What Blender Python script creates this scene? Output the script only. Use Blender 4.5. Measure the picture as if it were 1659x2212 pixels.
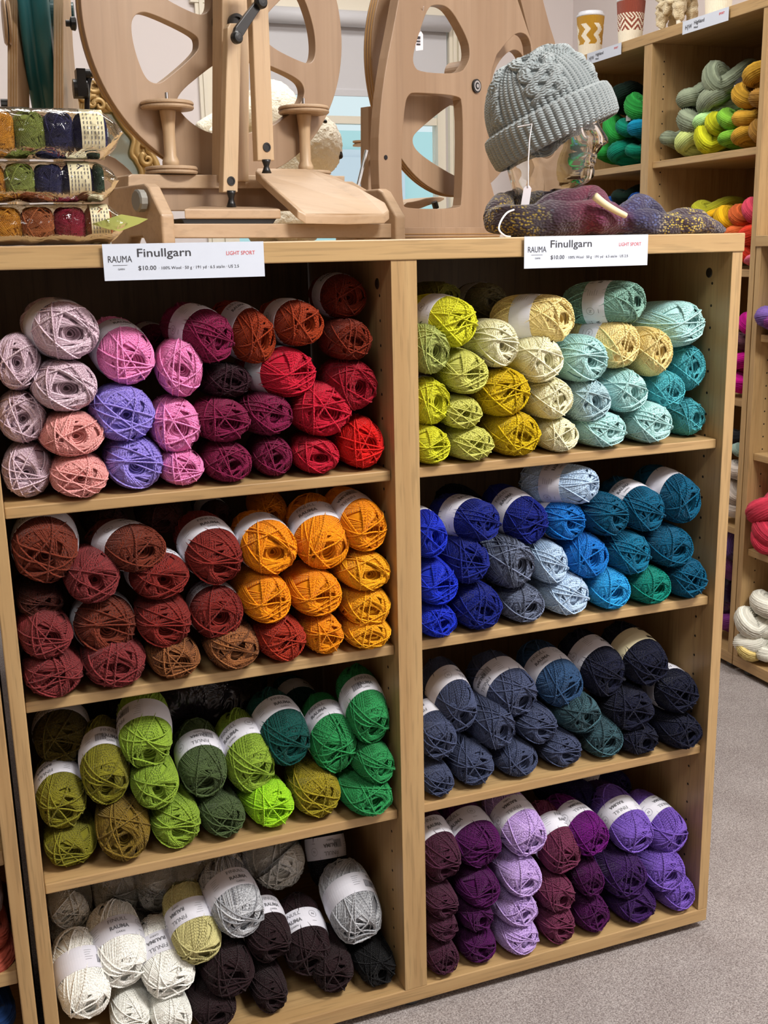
import bpy, bmesh, math, random
import numpy as np
from mathutils import Vector, Matrix, noise
random.seed(7); rng = np.random.RandomState(7)
for o in list(bpy.data.objects): bpy.data.objects.remove(o)
S = bpy.context.scene; COL = S.collection
R_ = math.radians
# ------------------------------------------------------------------ camera
F_PX, W_PX, H_PX = 2323.6, 1659.0, 2212.0
CAM = np.array([-0.4995, -1.2858, 1.0844])
def _basis(yaw, pitch, roll):
    y, p, r = map(math.radians, (yaw, pitch, roll))
    f = np.array([-math.sin(y)*math.cos(p), math.cos(y)*math.cos(p), math.sin(p)])
    rt = np.array([math.cos(y), math.sin(y), 0.0]); up = np.cross(rt, f)
    return math.cos(r)*rt+math.sin(r)*up, -math.sin(r)*rt+math.cos(r)*up, f
RT, UP, FW = _basis(-20.5856, -13.567, -1.2907)
cd = bpy.data.cameras.new('camera'); cam = bpy.data.objects.new('camera', cd); COL.objects.link(cam)
cd.sensor_fit = 'VERTICAL'; cd.sensor_height = 36.0; cd.lens = 36.0*F_PX/H_PX; cd.clip_start = 0.05
cam.matrix_world = Matrix(((RT[0], UP[0], -FW[0], CAM[0]), (RT[1], UP[1], -FW[1], CAM[1]), (RT[2], UP[2], -FW[2], CAM[2]), (0, 0, 0, 1)))
S.camera = cam
# ------------------------------------------------------------------ light
S.view_settings.view_transform = 'Standard'; S.view_settings.look = 'None'
S.view_settings.exposure = 0.13; S.view_settings.gamma = 1.0; S.view_settings.use_curve_mapping = False
wd = bpy.data.worlds.new('daylight'); S.world = wd; wd.use_nodes = True
wd.node_tree.nodes['Background'].inputs[0].default_value = (0.80, 0.96, 1.0, 1)
wd.node_tree.nodes['Background'].inputs[1].default_value = 1.0
def area(name, loc, size, power, color, rot=(0, 0, 0)):
    l = bpy.data.lights.new(name, 'AREA'); l.shape = 'RECTANGLE'; l.size, l.size_y = size; l.energy = power; l.color = color
    o = bpy.data.objects.new(name, l); o.location = loc; o.rotation_euler = rot; COL.objects.link(o); return o
area('ceiling_panel_light', (0.85, -1.35, 2.66), (0.9, 0.45), 88, (1.0, 0.97, 0.93))
area('ceiling_panel_light', (-1.0, -1.6, 2.66), (0.9, 0.45), 13, (1.0, 0.97, 0.93))
area('ceiling_panel_light', (0.2, 0.95, 2.66), (1.2, 0.5), 28, (1.0, 0.97, 0.93))

# ------------------------------------------------------------------ helpers
def ray(u, v): return FW+(u-W_PX/2)/F_PX*RT-(v-H_PX/2)/F_PX*UP
def on(ax, val, u, v):
    d = ray(u, v); return CAM+d*((val-CAM[ax])/d[ax])
def at_depth(u, v, d): return CAM+ray(u, v)*d
def depth(P): return float(np.dot(np.asarray(P)-CAM, FW))
def lin(c):
    if isinstance(c, str): c = [int(c[i:i+2], 16)/255 for i in (0, 2, 4)]
    return tuple((x/12.92 if x <= .04045 else ((x+.055)/1.055)**2.4) for x in c)
def base(name, col, rough=.6, **k):
    m = bpy.data.materials.new(name); m.use_nodes = True; b = m.node_tree.nodes['Principled BSDF']
    b.inputs['Base Color'].default_value = (*lin(col), 1); b.inputs['Roughness'].default_value = rough
    for a, v in k.items(): b.inputs[a.replace('_', ' ')].default_value = v
    return m, m.node_tree, b
def mixcol(nt, fac, a, b):
    n = nt.nodes.new('ShaderNodeMix'); n.data_type = 'RGBA'
    for i, x in ((0, fac), (6, a), (7, b)):
        if hasattr(x, 'is_output'): nt.links.new(x, n.inputs[i])
        else: n.inputs[i].default_value = x
    return n.outputs[2]
def tex(nt, kind, scale=(1, 1, 1), src=None, **k):
    t = nt.nodes.new(kind)
    if src is None:
        tc = nt.nodes.new('ShaderNodeTexCoord'); src = tc.outputs['Object']
    mp = nt.nodes.new('ShaderNodeMapping'); mp.inputs['Scale'].default_value = scale
    nt.links.new(src, mp.inputs[0]); nt.links.new(mp.outputs[0], t.inputs['Vector'])
    for a, v in k.items(): t.inputs[a.replace('_', ' ')].default_value = v
    return t
def ramp(nt, src, stops):
    r = nt.nodes.new('ShaderNodeValToRGB'); e = r.color_ramp.elements
    while len(e) < len(stops): e.new(0.5)
    for q, (p, c) in zip(e, stops): q.position = p; q.color = (*c, 1) if len(c) == 3 else c
    nt.links.new(src, r.inputs[0]); return r.outputs[0]
def bump(nt, b, h, dist=.001, strength=1.0):
    n = nt.nodes.new('ShaderNodeBump'); n.inputs['Distance'].default_value = dist; n.inputs['Strength'].default_value = strength
    nt.links.new(h, n.inputs['Height']); nt.links.new(n.outputs[0], b.inputs['Normal'])
def wood(name, c1, c2, grain, rough=.42, sc=1.0, fleck=.5):
    m, nt, b = base(name, c1, rough)
    g = {'x': (1.2, 26, 26), 'z': (26, 26, 1.2), 'y': (26, 1.2, 26)}[grain]; g = tuple(q*sc for q in g)
    n = tex(nt, 'ShaderNodeTexNoise', g, Scale=1.3, Detail=5, Roughness=.6, Distortion=.6)
    f = tuple(q*5 for q in g); n2 = tex(nt, 'ShaderNodeTexNoise', f, Scale=2.0, Detail=2)
    a = ramp(nt, n.outputs[0], [(.32, lin(c2)), (.62, lin(c1))])
    k = ramp(nt, n2.outputs[0], [(.36, (1-fleck*.35,)*3), (.46, (1, 1, 1))])
    mm = nt.nodes.new('ShaderNodeMix'); mm.data_type = 'RGBA'; mm.blend_type = 'MULTIPLY'; mm.inputs[0].default_value = 1
    nt.links.new(a, mm.inputs[6]); nt.links.new(k, mm.inputs[7]); nt.links.new(mm.outputs[2], b.inputs['Base Color'])
    bump(nt, b, n2.outputs[0], .0003, .4); return m
M = {}
M['beech_x'] = wood('beech_veneer_horizontal', 'BA9A6B', 'AA885B', 'x')
M['beech_z'] = wood('beech_veneer_vertical', 'BA9A6B', 'AA885B', 'z')
M['beech_y'] = wood('beech_veneer_depth', 'BA9A6B', 'AA885B', 'y')
M['beech_back'] = wood('beech_back_panel', '8E7048', '7C603E', 'z')
M['maple'] = wood('pale_silver_beech', 'BEA488', 'AE9274', 'x', .38, .5, .25)
M['maple_z'] = wood('pale_silver_beech_upright', 'C8AE8C', 'B89876', 'z', .38, .7, .25)
M['ply'] = wood('beech_plywood_face', 'A88D73', '967A60', 'z', .42, .35, .2)
def simple(key, name, col, rough=.5, **k): M[key] = base(name, col, rough, **k)[0]
simple('black', 'black_plastic', '17181A', .35); simple('steel', 'polished_steel', 'C4C6C8', .25, Metallic=1.0)
simple('ink', 'dark_grey_ink', '3A3A40', .7); simple('redink', 'red_ink', 'DC5A5A', .7); simple('greyink', 'grey_ink', '6A6A70', .7)
simple('hole', 'dark_drilled_hole', '1A120B', .9); simple('dowel', 'brown_plastic_cap', '2E2419', .5)
simple('teal', 'teal_painted_wheel', '1D6168', .35); simple('tealdark', 'dark_teal_paint', '0C3436', .4)
simple('plyedge', 'laminated_plywood_edge', 'A9834F', .5); simple('bolt', 'dark_bolt', '2B2A2E', .3, Metallic=.6)
simple('cream', 'cream_label_paper', 'E6DDB8', .8); simple('shade', 'grey_roller_shade_fabric', 'D6D6DA', .9)
simple('trim', 'white_window_trim', 'EDE6D4', .5); simple('roller', 'roller_tube', 'D8D9DE', .5)
simple('tag', 'white_paper_tag', 'ECE6EC', .7); simple('string', 'white_cotton_string', 'F2EEF2', .8)
simple('horn', 'cream_horn_pin', 'EBDDB2', .35); simple('lid', 'white_plastic_lid', 'E6EAF2', .35)
simple('blacklabel', 'black_paper_band', '121214', .6); simple('barcode', 'pale_barcode_sticker', 'D8D8DA', .6)
simple('knobgrey', 'satin_grey_knob', '8C8C86', .4, Metallic=.4); simple('rubber', 'dark_grey_foot', '4A4D50', .5); simple('hoof', 'dark_felt_hoof', '2E241F', .8)
simple('purplepaper', 'violet_printed_paper', '7A62B8', .6)
def paper(name, c):
    m, nt, b = base(name, c, .75); n = tex(nt, 'ShaderNodeTexNoise', (1, 1, 1), Scale=60, Detail=2); bump(nt, b, n.outputs[0], .0004, .2); return m
M['paper'] = paper('white_band_paper', 'DADAE4'); M['sign'] = paper('white_card', 'D2DAE8')
# knit / yarn
YM = {}
def yarn(name, hexc, heather=.12, second=None):
    if name in YM: return YM[name]
    m, nt, b = base('yarn_'+name, hexc, .95); b.inputs['Sheen Weight'].default_value = .06; b.inputs['Sheen Roughness'].default_value = .5
    b.inputs['Specular IOR Level'].default_value = .15
    c = lin(hexc); at = nt.nodes.new('ShaderNodeAttribute'); at.attribute_name = 'strand'
    lo = tuple(x*(1-heather*1.4) for x in c); hi = tuple(min(1, x*(1+heather)) for x in c)
    if second: lo = lin(second)
    r = ramp(nt, at.outputs['Fac'], [(0, lo), (1, hi)])
    n = tex(nt, 'ShaderNodeTexNoise', (1, 1, 1), Scale=900, Detail=2)
    k = ramp(nt, n.outputs[0], [(.3, (.94,)*3), (.7, (1.08,)*3)])
    mm = nt.nodes.new('ShaderNodeMix'); mm.data_type = 'RGBA'; mm.blend_type = 'MULTIPLY'; mm.inputs[0].default_value = 1
    nt.links.new(r, mm.inputs[6]); nt.links.new(k, mm.inputs[7]); nt.links.new(mm.outputs[2], b.inputs['Base Color'])
    pl = nt.nodes.new('ShaderNodeAttribute'); pl.attribute_name = 'ply'
    ml = nt.nodes.new('ShaderNodeMath'); ml.operation = 'MULTIPLY'; ml.inputs[1].default_value = 2*math.pi; nt.links.new(pl.outputs['Fac'], ml.inputs[0])
    sn = nt.nodes.new('ShaderNodeMath'); sn.operation = 'COSINE'; nt.links.new(ml.outputs[0], sn.inputs[0])
    bump(nt, b, sn.outputs[0], .00035, .9); YM[name] = m; return m
def wool(name, hexc, sc=220, d=.004):
    m, nt, b = base(name, hexc, .95); b.inputs['Sheen Weight'].default_value = .4
    n = tex(nt, 'ShaderNodeTexNoise', (1, 1, 1), Scale=sc, Detail=4); bump(nt, b, n.outputs[0], d, .8); return m
M['fleece'] = wool('cream_plush_fleece', 'E9E2CE'); M['alpaca'] = wool('pale_alpaca_fleece', 'E2D2AE', 300, .006)

def wloc(o):
    v = Vector((0, 0, 0))
    while o is not None: v = v+o.location; o = o.parent
    return v
def mk(name, V, Fc, mat, parent=None, smooth=False, loc=None, mats=None, fm=None):
    me = bpy.data.meshes.new(name); V = np.asarray(V, float).reshape(-1, 3)
    off = np.array(wloc(parent)) if parent is not None else (np.array(loc) if loc is not None else np.zeros(3))
    me.from_pydata((V-off).tolist(), [], [list(map(int, f)) for f in Fc])
    for q in (mats or [mat]): me.materials.append(q)
    if fm is not None: me.polygons.foreach_set('material_index', list(map(int, fm)))
    if smooth: me.polygons.foreach_set('use_smooth', [True]*len(me.polygons))
    me.update(); o = bpy.data.objects.new(name, me); COL.objects.link(o)
    if parent is not None: o.parent = parent
    elif loc is not None: o.location = loc
    return o
def tag(o, label=None, cat=None, group=None, kind=None):
    for k, v in (('label', label), ('category', cat), ('group', group), ('kind', kind)):
        if v: o[k] = v
    return o
def empty(name, loc, label, cat, group=None):
    o = bpy.data.objects.new(name, None); COL.objects.link(o); o.location = loc; o.empty_display_size = .05
    return tag(o, label, cat, group)
def cat(parts):
    V = []; Fc = []; n = 0
    for v, f in parts:
        V.append(np.asarray(v, float).reshape(-1, 3)); Fc += [[i+n for i in q] for q in f]; n += len(V[-1])
    return np.vstack(V), Fc
BF = [(0, 3, 2, 1), (4, 5, 6, 7), (0, 1, 5, 4), (1, 2, 6, 5), (2, 3, 7, 6), (3, 0, 4, 7)]
def boxg(x0, x1, y0, y1, z0, z1):
    return [(x0, y0, z0), (x1, y0, z0), (x1, y1, z0), (x0, y1, z0), (x0, y0, z1), (x1, y0, z1), (x1, y1, z1), (x0, y1, z1)], BF
def bevel(o, w=.0015, seg=2):
    b = o.modifiers.new('bevel', 'BEVEL'); b.width = w; b.segments = seg; b.limit_method = 'ANGLE'; b.angle_limit = R_(40); return o
def box(name, x0, x1, y0, y1, z0, z1, mat, parent=None, bw=.0015, loc=None):
    o = mk(name, *boxg(x0, x1, y0, y1, z0, z1), mat, parent, loc=loc)
    return bevel(o, bw) if bw else o
def tube(path, rad, n=8, cap=True, squash=None):
    P = np.asarray(path, float); k = len(P); rad = np.broadcast_to(np.asarray(rad, float), (k,))
    T = np.gradient(P, axis=0); T /= np.linalg.norm(T, axis=1)[:, None]+1e-12
    a = np.array([0, 0, 1.0]) if abs(T[0][2]) < .9 else np.array([1.0, 0, 0])
    nn = np.cross(T[0], a); nn /= np.linalg.norm(nn); V = []
    for i in range(k):
        nn = nn-T[i]*np.dot(nn, T[i]); nn /= np.linalg.norm(nn)+1e-12; bb = np.cross(T[i], nn)
        for j in range(n):
            t = 2*math.pi*j/n; V.append(P[i]+rad[i]*(math.cos(t)*nn+math.sin(t)*bb))
    Fc = [(i*n+j, i*n+(j+1) % n, (i+1)*n+(j+1) % n, (i+1)*n+j) for i in range(k-1) for j in range(n)]
    if cap: Fc += [tuple(range(n))[::-1], tuple(range((k-1)*n, k*n))]
    return V, Fc
def lathe(c, axis, prof, n=40):     # prof: (distance along axis, radius)
    ax = Vector(axis).normalized(); q = Vector((0, 0, 1)).rotation_difference(ax); V = []
    for h, r in prof:
        for j in range(n):
            t = 2*math.pi*j/n; p = q @ Vector((r*math.cos(t), r*math.sin(t), h)); V.append((c[0]+p.x, c[1]+p.y, c[2]+p.z))
    k = len(prof)
    Fc = [(i*n+j, i*n+(j+1) % n, (i+1)*n+(j+1) % n, (i+1)*n+j) for i in range(k-1) for j in range(n)]
    return V, Fc+[tuple(range(n))[::-1], tuple(range((k-1)*n, k*n))]
def cspline(pts, k=8, closed=False):
    P = [np.asarray(p, float) for p in pts]; out = []; n = len(P)
    rg = range(n) if closed else range(n-1)
    for i in rg:
        if closed: a, b, c, d = P[i-1], P[i], P[(i+1) % n], P[(i+2) % n]
        else: a, b, c, d = P[max(i-1, 0)], P[i], P[i+1], P[min(i+2, n-1)]
        for j in range(k):
            t = j/k; out.append(.5*((2*b)+(-a+c)*t+(2*a-5*b+4*c-d)*t*t+(-a+3*b-3*c+d)*t**3))
    if not closed: out.append(P[-1])
    return np.array(out)
def chaikin(P, it=2):
    P = [np.asarray(p, float) for p in P]
    for _ in range(it):
        Q = []
        for i in range(len(P)):
            a, b = P[i], P[(i+1) % len(P)]; Q += [a*.75+b*.25, a*.25+b*.75]
        P = Q
    return P
def text_geo(s, size, bold=0.0, align='LEFT'):
    c = bpy.data.curves.new('t', 'FONT'); c.body = s; c.size = size; c.offset = bold; c.align_x = align; c.resolution_u = 2
    o = bpy.data.objects.new('t', c); COL.objects.link(o); dg = bpy.context.evaluated_depsgraph_get(); dg.update()
    me = bpy.data.meshes.new_from_object(o.evaluated_get(dg)); V = np.array([v.co[:] for v in me.vertices]).reshape(-1, 3); Fc = [list(p.vertices) for p in me.polygons]
    bpy.data.objects.remove(o); bpy.data.curves.remove(c); bpy.data.meshes.remove(me); return V, Fc
class Frame:                          # upright plane: origin, horizontal direction s, normal n towards the viewer
    def __init__(s, O, ang):
        s.O = np.asarray(O, float); a = math.radians(ang); s.s = np.array([math.cos(a), math.sin(a), 0]); s.n = np.array([math.sin(a), -math.cos(a), 0])
    def pt(s, u, v, off=0.0):
        d = ray(u, v); t = np.dot(s.O+s.n*off-CAM, s.n)/np.dot(d, s.n); return CAM+d*t
    def sz(s, u, v, off=0.0):
        p = s.pt(u, v, off)-s.O; return np.array([np.dot(p, s.s), p[2]])
    def w(s, a, z, off=0.0): return s.O+s.s*a+np.array([0, 0, z])+s.n*off
def plate(name, fr, outer, holes, off, th, mat, parent, bw=.0015, rnd=2, loc=None, px=True, rh=3):
    c = bpy.data.curves.new('p', 'CURVE'); c.dimensions = '2D'; c.fill_mode = 'BOTH'; c.extrude = th/2-bw; c.bevel_depth = bw; c.bevel_resolution = 1; c.offset = -bw
    for k, poly in enumerate([outer]+holes):
        P = [fr.sz(u, v, off) for u, v in poly] if px else [np.array(q) for q in poly]
        it = rnd if k == 0 else rh
        if it: P = chaikin(P, it)
        sp = c.splines.new('POLY'); sp.points.add(len(P)-1); sp.use_cyclic_u = True
        for q, p in zip(sp.points, P): q.co = (p[0], p[1], 0, 1)
    o = bpy.data.objects.new('p', c); COL.objects.link(o); dg = bpy.context.evaluated_depsgraph_get(); dg.update()
    me = bpy.data.meshes.new_from_object(o.evaluated_get(dg)); V = np.array([v.co[:] for v in me.vertices]); Fc = [list(p.vertices) for p in me.polygons]
    bpy.data.objects.remove(o); bpy.data.curves.remove(c); bpy.data.meshes.remove(me)
    Wd = fr.O+V[:, :1]*fr.s+V[:, 1:2]*np.array([0, 0, 1.0])+(off-th/2+V[:, 2:3])*fr.n
    return mk(name, Wd, Fc, mat, parent, loc=loc)
def circ(c, r, n=72): return [(c[0]+r*math.cos(2*math.pi*i/n), c[1]+r*math.sin(2*math.pi*i/n)) for i in range(n)]
def blob(c, r, sub=4, amp=.0, sc=30, rot=None, zmin=None, ridged=False):
    bm = bmesh.new(); bmesh.ops.create_icosphere(bm, subdivisions=sub, radius=1.0); V = []
    for v in bm.verts:
        p = v.co.copy(); q = Vector((p.x*r[0], p.y*r[1], p.z*r[2])); d = noise.noise(Vector((q.x+c[0], q.y+c[1], q.z+c[2]))*sc)
        if ridged: d = abs(d)*2-.4
        q = q+p*(d*amp)
        if rot is not None: q = rot @ q
        q = Vector((q.x+c[0], q.y+c[1], q.z+c[2]))
        if zmin is not None and q.z < zmin: q.z = zmin
        V.append(q[:])
    Fc = [[x.index for x in f.verts] for f in bm.faces]; bm.free(); return V, Fc

# ------------------------------------------------------------------ the room
YB = 2.4; XW = 1.66
m, nt, b = base('grey_speckled_carpet', 'B3AAA6', .95)
n1 = tex(nt, 'ShaderNodeTexNoise', (1, 1, 1), Scale=420, Detail=3, Roughness=.7); n2 = tex(nt, 'ShaderNodeTexNoise', (1, 1, 1), Scale=9, Detail=3)
a = ramp(nt, n1.outputs[0], [(.32, lin('746B68')), (.5, lin('A59D9A')), (.68, lin('CCC6C4'))])
k = ramp(nt, n2.outputs[0], [(.3, (.88, .86, .86)), (.7, (1.05, 1.05, 1.06))])
mm = nt.nodes.new('ShaderNodeMix'); mm.data_type = 'RGBA'; mm.blend_type = 'MULTIPLY'; mm.inputs[0].default_value = 1
nt.links.new(a, mm.inputs[6]); nt.links.new(k, mm.inputs[7]); nt.links.new(mm.outputs[2], b.inputs['Base Color']); bump(nt, b, n1.outputs[0], .004, .8)
M['carpet'] = m
simple('wall', 'warm_white_wall_paint', 'EAE2E1', .8); simple('ceil', 'white_ceiling_tile', 'E8E6E2', .9)
def struct(name, geo, mat): return tag(mk(name, *geo, mat), kind='structure')
FZ = -0.016
struct('floor', boxg(-2.4, XW+.1, -3.2, YB+.1, FZ-.05, FZ), M['carpet'])
struct('ceiling', boxg(-2.4, XW+.1, -3.2, YB+.1, 2.7, 2.75), M['ceil'])
simple('wallb', 'darkened_unseen_wall', '7E746C', .85)  # unseen walls darkened to cut bounce light, standing in for full shelves
struct('wall_left', boxg(-2.45, -2.4, -3.2, YB, FZ, 2.7), M['wallb'])
struct('wall_right', boxg(XW, XW+.1, -3.2, YB, FZ, 2.7), M['wall'])
struct('wall_front', boxg(-2.4, XW, -3.25, -3.2, FZ, 2.7), M['wallb'])
WX0, WX1, WZ0, WZ1 = .36, 1.16, 1.0, 1.87
struct('wall_back', cat([boxg(-2.4, WX0, YB, YB+.1, FZ, 2.7), boxg(WX1, XW, YB, YB+.1, FZ, 2.7), boxg(WX0, WX1, YB, YB+.1, FZ, WZ0), boxg(WX0, WX1, YB, YB+.1, WZ1, 2.7)]), M['wall'])
wn = mk('window_1', *cat([boxg(WX0, WX0+.03, YB+.02, YB+.07, WZ0, WZ1), boxg(WX1-.03, WX1, YB+.02, YB+.07, WZ0, WZ1), boxg(WX0, WX1, YB+.02, YB+.07, WZ0, WZ0+.03), boxg(WX0, WX1, YB+.02, YB+.07, WZ1-.03, WZ1), boxg(WX0, WX1, YB+.03, YB+.06, 1.52, 1.545)]), M['trim']); tag(wn, kind='structure')
gm = bpy.data.materials.new('window_glass'); gm.use_nodes = True; gb = gm.node_tree.nodes['Principled BSDF']; gb.inputs['Transmission Weight'].default_value = 1; gb.inputs['Roughness'].default_value = 0; gb.inputs['IOR'].default_value = 1.02
mk('glass_pane', *boxg(WX0+.02, WX1-.02, YB+.043, YB+.047, WZ0+.02, WZ1-.02), gm, wn)
for k, (x0, x1) in enumerate(((WX0-.085, WX0), (WX1, WX1+.06))):
    t = mk('trim_%d' % (k+1), *cat([boxg(x0, x1, YB-.018, YB, .95, 1.95), boxg(x0+.012, x0+.024, YB-.026, YB-.018, .95, 1.95), boxg(x1-.03, x1-.014, YB-.03, YB-.018, .95, 1.95)]), M['trim']); tag(t, kind='structure')
tag(mk('trim_3', *cat([boxg(WX0-.1, WX1+.08, YB-.022, YB, 1.87, 1.97), boxg(WX0-.11, WX1+.09, YB-.04, YB, 1.96, 1.985)]), M['trim']), kind='structure')
sh = tag(mk('roller_shade', *boxg(WX0+.005, WX1-.005, YB-.004, YB, 1.61, 1.85), M['shade']), 'grey fabric roller shade half drawn down over the window', 'window shade')
mk('roller_tube', *tube([(WX0+.005, YB-.03, 1.845), (WX1-.005, YB-.03, 1.845)], .026, 20), M['roller'], sh, True)
mk('hem_bar', *boxg(WX0+.005, WX1-.005, YB-.008, YB+.001, 1.605, 1.625), M['shade'], sh)
M['stucco'] = base('pale_turquoise_siding', 'CFEFEE', .8)[0]
hs = tag(mk('neighbour_house', *boxg(-2, 7, 7.4, 9, -1, 2.05), M['stucco']), 'pale turquoise building seen outside through the window', 'building')
for q in range(4): mk('window', *cat([boxg(.9+q*1.3, 1.7+q*1.3, 7.36, 7.4, 1.3, 1.9), boxg(.95+q*1.3, 1.65+q*1.3, 7.34, 7.36, 1.36, 1.84)]), M['lid'], hs)

# ------------------------------------------------------------------ shelving
Z = dict(top=1.1, tb=1.0745, s1=(.7907, .8047), s2=(.5463, .5603), s3=(.2972, .3112), bt=.0229)
XL0, XL1, XM0, XM1, XR0, XR1 = -.5025, -.4845, 0.0, .0351, .5185, .5364
DEP = .36
def panel(name, x0, x1, y0, y1, z0, z1, mat, unit, ax, at, zs, lo=.042):     # board with its row of drilled shelf-pin holes
    g = [boxg(x0, x1, y0, y1, z0, z1)]
    for z in zs: g.append(tube([(at-.0004, lo, z), (at+.0004, lo, z)] if ax == 0 else [(lo, at-.0004, z), (lo, at+.0004, z)], .0022, 8))
    V, Fc = cat(g); return bevel(mk(name, V, Fc, mat, unit, mats=[mat, M['hole']], fm=[0]*6+[1]*(len(Fc)-6)), .0006, 1)
ZH = [1.03-.032*i for i in range(31) if 1.03-.032*i > .06]
un = empty('shelf_unit', (0.017, .18, 0.0), 'double-width light beech shelf unit filled with yarn balls in eight compartments', 'shelf unit')
box('top_board', XL0-.0, XR1+.0012, -.002, DEP, Z['tb'], Z['top'], M['beech_x'], un)
box('bottom_board', XL0, XR1, 0, DEP, 0, Z['bt'], M['beech_x'], un)
box('side_panel', XL0, XL1, 0, DEP, Z['bt'], Z['tb'], M['beech_z'], un); panel('side_panel', XR0, XR1, 0, DEP, Z['bt'], Z['tb'], M['beech_z'], un, 0, XR0, ZH)
panel('middle_panel', XM0, XM1, 0, DEP, Z['bt'], Z['tb'], M['beech_z'], un, 0, XM0, ZH)
for x0, x1 in ((XL1+.0005, XM0-.001), (XM1+.0005, XR0-.0008)):
    for k in ('s1', 's2', 's3'): box('shelf', x0, x1, .0135, DEP-.008, Z[k][0], Z[k][1], M['beech_x'], un)
    mk('back_panel', *boxg(x0, x1, DEP-.006, DEP-.001, Z['bt'], Z['tb']), M['beech_back'], un)
for x in (XR0, XM0): mk('cam_fastener', *lathe((x-.0012, .05, 1.045), (1, 0, 0), [(0, .006), (.0008, .0072), (.0014, .0072)], 20), M['dowel'], un)
for x, y in ((XL0+.03, .05), (.018, .03), (XR1-.03, .04), (XL0+.03, .32), (.018, .32), (XR1-.03, .32)):
    mk('foot', *lathe((x, y, FZ), (0, 0, 1), [(0, .016), (.004, .018), (.0158, .017)], 20), M['rubber'], un)
# neighbouring unit at the left, same kind
lx = XL0-.008
ul = empty('shelf_unit', (lx-.25, .18, 0), 'light beech shelf unit at the left edge holding salmon and grey skeins', 'shelf unit')
box('side_panel', lx-.018, lx, 0, DEP, Z['bt'], Z['tb'], M['beech_z'], ul); box('side_panel', lx-.53, lx-.512, 0, DEP, Z['bt'], Z['tb'], M['beech_z'], ul)
box('bottom_board', lx-.53, lx, 0, DEP, 0, Z['bt'], M['beech_x'], ul); box('top_board', lx-.53, lx, 0, DEP, Z['tb'], Z['top'], M['beech_x'], ul)
for z in (.356, .186, .56, .80): box('shelf', lx-.512, lx-.0185, .0135, DEP-.01, z-.006, z+.014, M['beech_x'], ul)
mk('back_panel', *boxg(lx-.512, lx-.018, DEP-.006, DEP, Z['bt'], Z['tb']), M['beech_back'], ul)
for x in (lx-.05, lx-.48):
    for y in (.04, .32): mk('foot', *lathe((x, y, FZ), (0, 0, 1), [(0, .016), (.004, .018), (.0158, .017)], 16), M['rubber'], ul)
# counter behind, same height
cn = empty('display_counter', (.1, .8, FZ), 'beech display counter behind the yarn shelves carrying spinning wheels', 'counter')
box('worktop', -1.0, .50, DEP+.006, 1.45, Z['tb'], 1.0985, M['beech_x'], cn)
for x in (-.98, -.25, .47): box('side_panel', x, x+.02, DEP+.02, 1.42, FZ, Z['tb'], M['beech_y'], cn)
# the tall unit and the low unit on the right-hand wall
XF = 1.30
tu = empty('shelf_unit', (XF+.17, 1.38, FZ), 'tall beech shelf unit on the right wall with green and golden skeins', 'shelf unit')
def ybox(name, y0, y1, z0, z1, par, x0=XF, x1=XF+.34, mat=None): return box(name, x0, x1, y0, y1, z0, z1, mat or M['beech_y'], par)
ybox('top_board', .90, 1.872, 1.617, 1.645, tu, XF-.002)
for y0, y1 in ((.903, .921), (1.365, 1.402), (1.853, 1.871)): panel('side_panel', XF, XF+.34, y0, y1, .03, 1.617, M['beech_z'], tu, 1, y0, np.arange(.1, 1.6, .032), XF+.04)
for y0, y1 in ((.922, 1.364), (1.403, 1.852)):
    for z in (1.312, 1.023, .70, .365): ybox('shelf', y0, y1, z-.018, z, tu, XF+.013, XF+.33)
    mk('back_panel', *boxg(XF+.334, XF+.339, y0, y1, .03, 1.617), M['beech_back'], tu)
ybox('bottom_board', .903, 1.871, 0, .03, tu)
for y in (.93, 1.84): mk('foot', *lathe((XF+.03, y, FZ), (0, 0, 1), [(0, .018), (.016, .018)], 16), M['rubber'], tu); mk('foot', *lathe((XF+.3, y, FZ), (0, 0, 1), [(0, .018), (.016, .018)], 16), M['rubber'], tu)
lu = empty('shelf_unit', (XF+.17, .45, FZ), 'lower beech shelf unit at right edge with red and white skeins', 'shelf unit')
ybox('top_board', .0, .9, 1.078, 1.104, lu, XF-.004)
for y0, y1 in ((.0, .018), (.882, .8995)): panel('side_panel', XF, XF+.34, y0, y1, .03, 1.078, M['beech_z'], lu, 1, y0, np.arange(.1, 1.05, .032), XF+.04)
for z in (.868, .572, .322): ybox('shelf', .019, .881, z-.018, z, lu, XF+.013, XF+.33)
mk('back_panel', *boxg(XF+.334, XF+.339, .019, .881, .03, 1.078), M['beech_back'], lu); ybox('bottom_board', .0, .8995, 0, .03, lu)
for y in (.04, .86):
    for x in (.03, .3): mk('foot', *lathe((XF+x, y, FZ), (0, 0, 1), [(0, .018), (.016, .018)], 16), M['rubber'], lu)
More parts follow.
